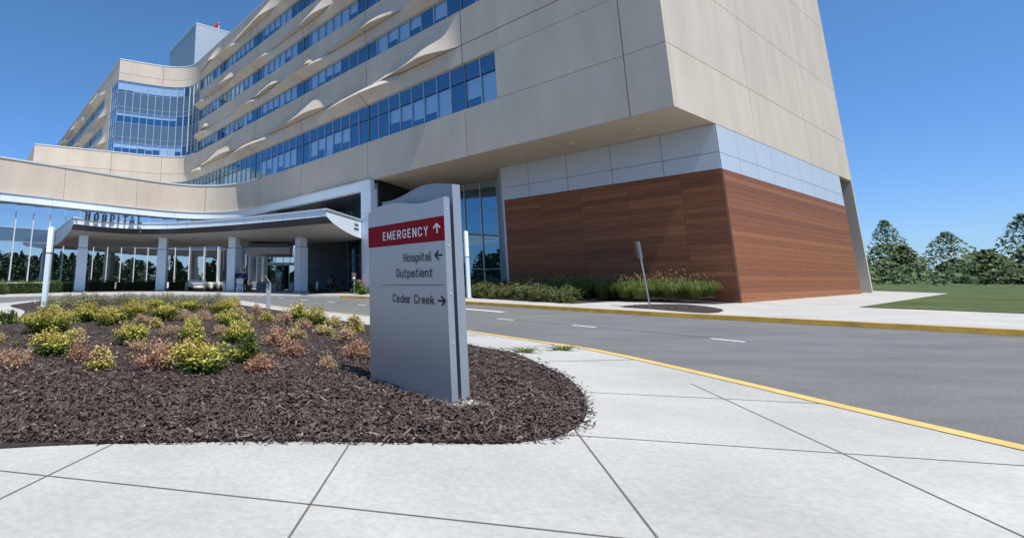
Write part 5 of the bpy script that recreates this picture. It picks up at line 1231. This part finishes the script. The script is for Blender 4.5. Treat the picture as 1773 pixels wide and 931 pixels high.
# ================================================================== PEOPLE
SKIN = mat('skin', (0.42, 0.23, 0.16), 0.6)
def skin_mesh(verts, edges, radii, root=0, sub=2):
    me = bpy.data.meshes.new('sk'); me.from_pydata(verts, edges, []); o = bpy.data.objects.new('sk', me); col.objects.link(o)
    o.modifiers.new('s', 'SKIN'); sv = me.skin_vertices[0].data
    for i, r_ in enumerate(radii): sv[i].radius = (r_, r_) if not isinstance(r_, tuple) else r_; sv[i].use_root = (i == root)
    o.modifiers.new('b', 'SUBSURF').levels = sub; o.modifiers['b'].render_levels = sub
    dg = bpy.context.evaluated_depsgraph_get(); out = bpy.data.meshes.new_from_object(o.evaluated_get(dg)); bpy.data.objects.remove(o); bpy.data.meshes.remove(me); return out
def person(loc, rz, label, pose, shirt, legs, hair, sleeve=.5, long_hair=False):
    """pose: stand | walk | sit | lean ; faces local -Y"""
    t = thing('person', label, 'person', loc); t.rotation_euler = (0, 0, rz); t.scale = (1.0, 1.0, 1.0)
    sit = pose == 'sit'; hz = .50 if sit else .92; lean = .16 if sit else (.10 if pose == 'lean' else 0.0)
    J = {'pel': (0, 0, hz), 'spi': (0, -.02 - lean * .4, hz + .22), 'che': (0, -.02 - lean, hz + .40), 'nek': (0, -.01 - lean * 1.25, hz + .54), 'hdl': (0, -.04 - lean * 1.5, hz + .62), 'hdm': (0, -.04 - lean * 1.6, hz + .69), 'hdt': (0, -.03 - lean * 1.6, hz + .77), 'nos': (0, -.135 - lean * 1.6, hz + .68)}
    for s, n in ((1, 'l'), (-1, 'r')):
        sw = (.16 if pose == 'walk' else 0) * s
        J['sh' + n] = (.17 * s, -.02 - lean, hz + .46)
        J['el' + n] = (.24 * s, (.02 if not sit else -.16) - sw * .5 - lean * .8, hz + (.20 if not sit else .24)); J['wr' + n] = (.25 * s if not sit else .10 * s, (-.06 if not sit else -.38) - sw * .9, hz - .02 if not sit else hz + .22)
        J['ha' + n] = (J['wr' + n][0] * .98, J['wr' + n][1] - .03, J['wr' + n][2] - .07 if not sit else J['wr' + n][2] - .02)
        for f in range(4):
            q = J['ha' + n]; J['f%d%s' % (f, n)] = (q[0] + (f - 1.5) * .018, q[1] - .035, q[2] - (.075 if not sit else .03) + abs(f - 1.4) * .008)
        q = J['wr' + n]; J['th' + n] = (q[0] - .035 * s, q[1] - .05, q[2] - .055)
        J['hi' + n] = (.10 * s, 0, hz - .05); J['kn' + n] = ((.11 * s, -.02 - sw * .55, .50) if not sit else (.13 * s, -.42, .49)); J['an' + n] = ((.10 * s, .03 - sw * 1.2 + (.1 if sw < 0 else 0), .09) if not sit else (.13 * s, -.38, .09)); J['to' + n] = (J['an' + n][0], J['an' + n][1] - .17, .04)
    E = [('pel', 'spi'), ('spi', 'che'), ('che', 'nek'), ('nek', 'hdl'), ('hdl', 'hdm'), ('hdm', 'hdt'), ('hdm', 'nos')]
    for n in 'lr':
        E += [('che', 'sh' + n), ('sh' + n, 'el' + n), ('el' + n, 'wr' + n), ('wr' + n, 'ha' + n), ('wr' + n, 'th' + n), ('pel', 'hi' + n), ('hi' + n, 'kn' + n), ('kn' + n, 'an' + n), ('an' + n, 'to' + n)] + [('ha' + n, 'f%d%s' % (f, n)) for f in range(4)]
    rad = {'pel': .125, 'spi': .12, 'che': .13, 'nek': .055, 'hdl': .075, 'hdm': .09, 'hdt': .07, 'nos': .014, 'sh': .062, 'el': .042, 'wr': .028, 'ha': .032, 'f0': .009, 'f1': .009, 'f2': .009, 'f3': .008, 'th': .011, 'hi': .09, 'kn': .055, 'an': .038, 'to': .036}
    rf = lambda k, add=0, mul=1: (rad.get(k, rad.get(k[:2])) * mul + add)
    def mk(names, es, add, mul, root):
        idx = {k: i for i, k in enumerate(names)}; return skin_mesh([J[k] for k in names], [(idx[a], idx[b]) for a, b in es], [rf(k, add, mul) for k in names], idx[root])
    names = list(J); body = mk(names, E, 0, 1, 'pel'); body.materials.append(SKIN)
    def child(nm, me, m):
        me.materials.clear(); me.materials.append(m); me.polygons.foreach_set('use_smooth', [True] * len(me.polygons)); o = bpy.data.objects.new(nm, me); col.objects.link(o); o.parent = t; return o
    child('body', body, SKIN)
    for n in 'lr':
        a, b = Vector(J['sh' + n]), Vector(J['el' + n]); J['sl' + n] = tuple(a.lerp(b, .8) if sleeve <= .5 else b.lerp(Vector(J['wr' + n]), .8)); rad['sl'] = .058 if sleeve <= .5 else .04
    nm = ['pel', 'spi', 'che', 'shl', 'shr', 'sll', 'slr'] + (['ell', 'elr'] if sleeve > .5 else [])
    es = [('pel', 'spi'), ('spi', 'che'), ('che', 'shl'), ('che', 'shr')] + ([('shl', 'ell'), ('ell', 'sll'), ('shr', 'elr'), ('elr', 'slr')] if sleeve > .5 else [('shl', 'sll'), ('shr', 'slr')])
    child('shirt', mk(nm, es, .016, 1.02, 'pel'), shirt)
    for n in 'lr': J['cu' + n] = tuple(Vector(J['kn' + n]).lerp(Vector(J['an' + n]), .92)); rad['cu'] = .05
    nm = ['pel', 'hil', 'hir', 'knl', 'knr', 'cul', 'cur']; child('trousers', mk(nm, [('pel', 'hil'), ('pel', 'hir'), ('hil', 'knl'), ('hir', 'knr'), ('knl', 'cul'), ('knr', 'cur')], .014, 1.02, 'pel'), legs)
    for n in 'lr':
        a, b = J['an' + n], J['to' + n]; child('shoe', skin_mesh([(a[0], a[1] + .03, .045), (b[0], b[1] + .02, .04)], [(0, 1)], [.05, .042]), M_BLACK)
    h = Vector(J['hdm']); hv = [h + Vector((0, .035, .02)), h + Vector((0, .01, .085)), h + Vector((0, -.045, .085)), h + Vector((0, .055, -.07 if not long_hair else -.2))]
    child('hair', skin_mesh([tuple(v) for v in hv], [(0, 1), (1, 2), (0, 3)], [.092, .072, .045, .06 if not long_hair else .085]), hair)
    mb = MB()
    for s in (-1, 1):
        c = h + Vector((.034 * s, -.088, .012)); mb.tube([c + Vector((-.012, 0, 0)), c + Vector((0, -.006, 0)), c + Vector((.012, 0, 0))], [.003, .008, .003], 6)
    o = mb.build('eye', M_BLACK); o.parent = t
    mb = MB(); c = h + Vector((0, -.083, -.055)); mb.tube([c + Vector((-.025, .006, 0)), c, c + Vector((.025, .006, 0))], [.003, .006, .003], 6); o = mb.build('mouth', mat('lips', (0.28, .09, .08), .5)); o.parent = t
    return t
cloth = lambda n, c: mat(n, c, .9)
def foot(px, Y): c = at(px, 500, Y); c.z = g(Y) + .13; return c
person(foot(483, 43.3), R(-4), 'person in mint green shirt and khaki trousers walking out of the doors', 'walk', cloth('mint_cloth', (0.42, .66, .56)), cloth('khaki_cloth', (0.42, .36, .31)), cloth('grey_hair', (0.28, .22, .18)), .5)
person(foot(411.6, 41.0), R(10), 'person in dark clothes mostly hidden behind the valet podium', 'lean', cloth('navy_cloth', (0.015, .02, .05)), cloth('black_cloth', (0.012, .012, .014)), cloth('light_hair', (0.4, .3, .25)), 1)
person(foot(424.5, 40.6), R(-35), 'person in blue shirt and black trousers standing right of valet podium', 'lean', cloth('blue_cloth', (0.02, .03, .16)), MATS['black_cloth'], cloth('dark_hair', (0.02, .015, .012)), 1)
def chair(px, Y, rz, label):
    c = foot(px, Y); t = thing('metal_chair', label, 'chair', c, 'chairs by the panel wall'); t.rotation_euler = (0, 0, rz); m = mat('chair_metal', (0.10, .11, .12), .5, .3)
    def ch(mb, nm): o = mb.build(nm, m); o.parent = t
    ch(MB().box(-.24, .24, -.24, .24, .43, .46), 'seat'); ch(MB().box(-.24, .24, .21, .235, .55, .86), 'backrest')
    for x in (-.22, .20):
        ch(MB().box(x, x + .025, -.22, -.195, 0, .43), 'leg'); ch(MB().box(x, x + .025, .21, .235, 0, .86), 'leg'); ch(MB().box(x, x + .025, -.22, .22, .64, .665), 'armrest')
chair(568.5, 41.6, R(80), 'dark metal chair under the seated person in the pale top'); chair(584, 41.8, R(-80), 'dark metal chair under the seated person in black')
chair(595, 42.3, R(30), 'empty metal chair in shade near the dark corner glass'); chair(605.5, 42.0, R(-60), 'empty metal chair just behind the notice post')
p = foot(568.5, 41.6); person(p, R(80), 'seated person in pale top leaning forward in the shade', 'sit', cloth('beige_cloth', (0.16, .14, .12)), cloth('dark_cloth', (0.03, .03, .035)), MATS['dark_hair'], 1, True)
p = foot(583, 41.8); person(p, R(-80), 'seated person in black with long dark hair facing the other', 'sit', MATS['black_cloth'], MATS['black_cloth'], MATS['dark_hair'], 1, True)
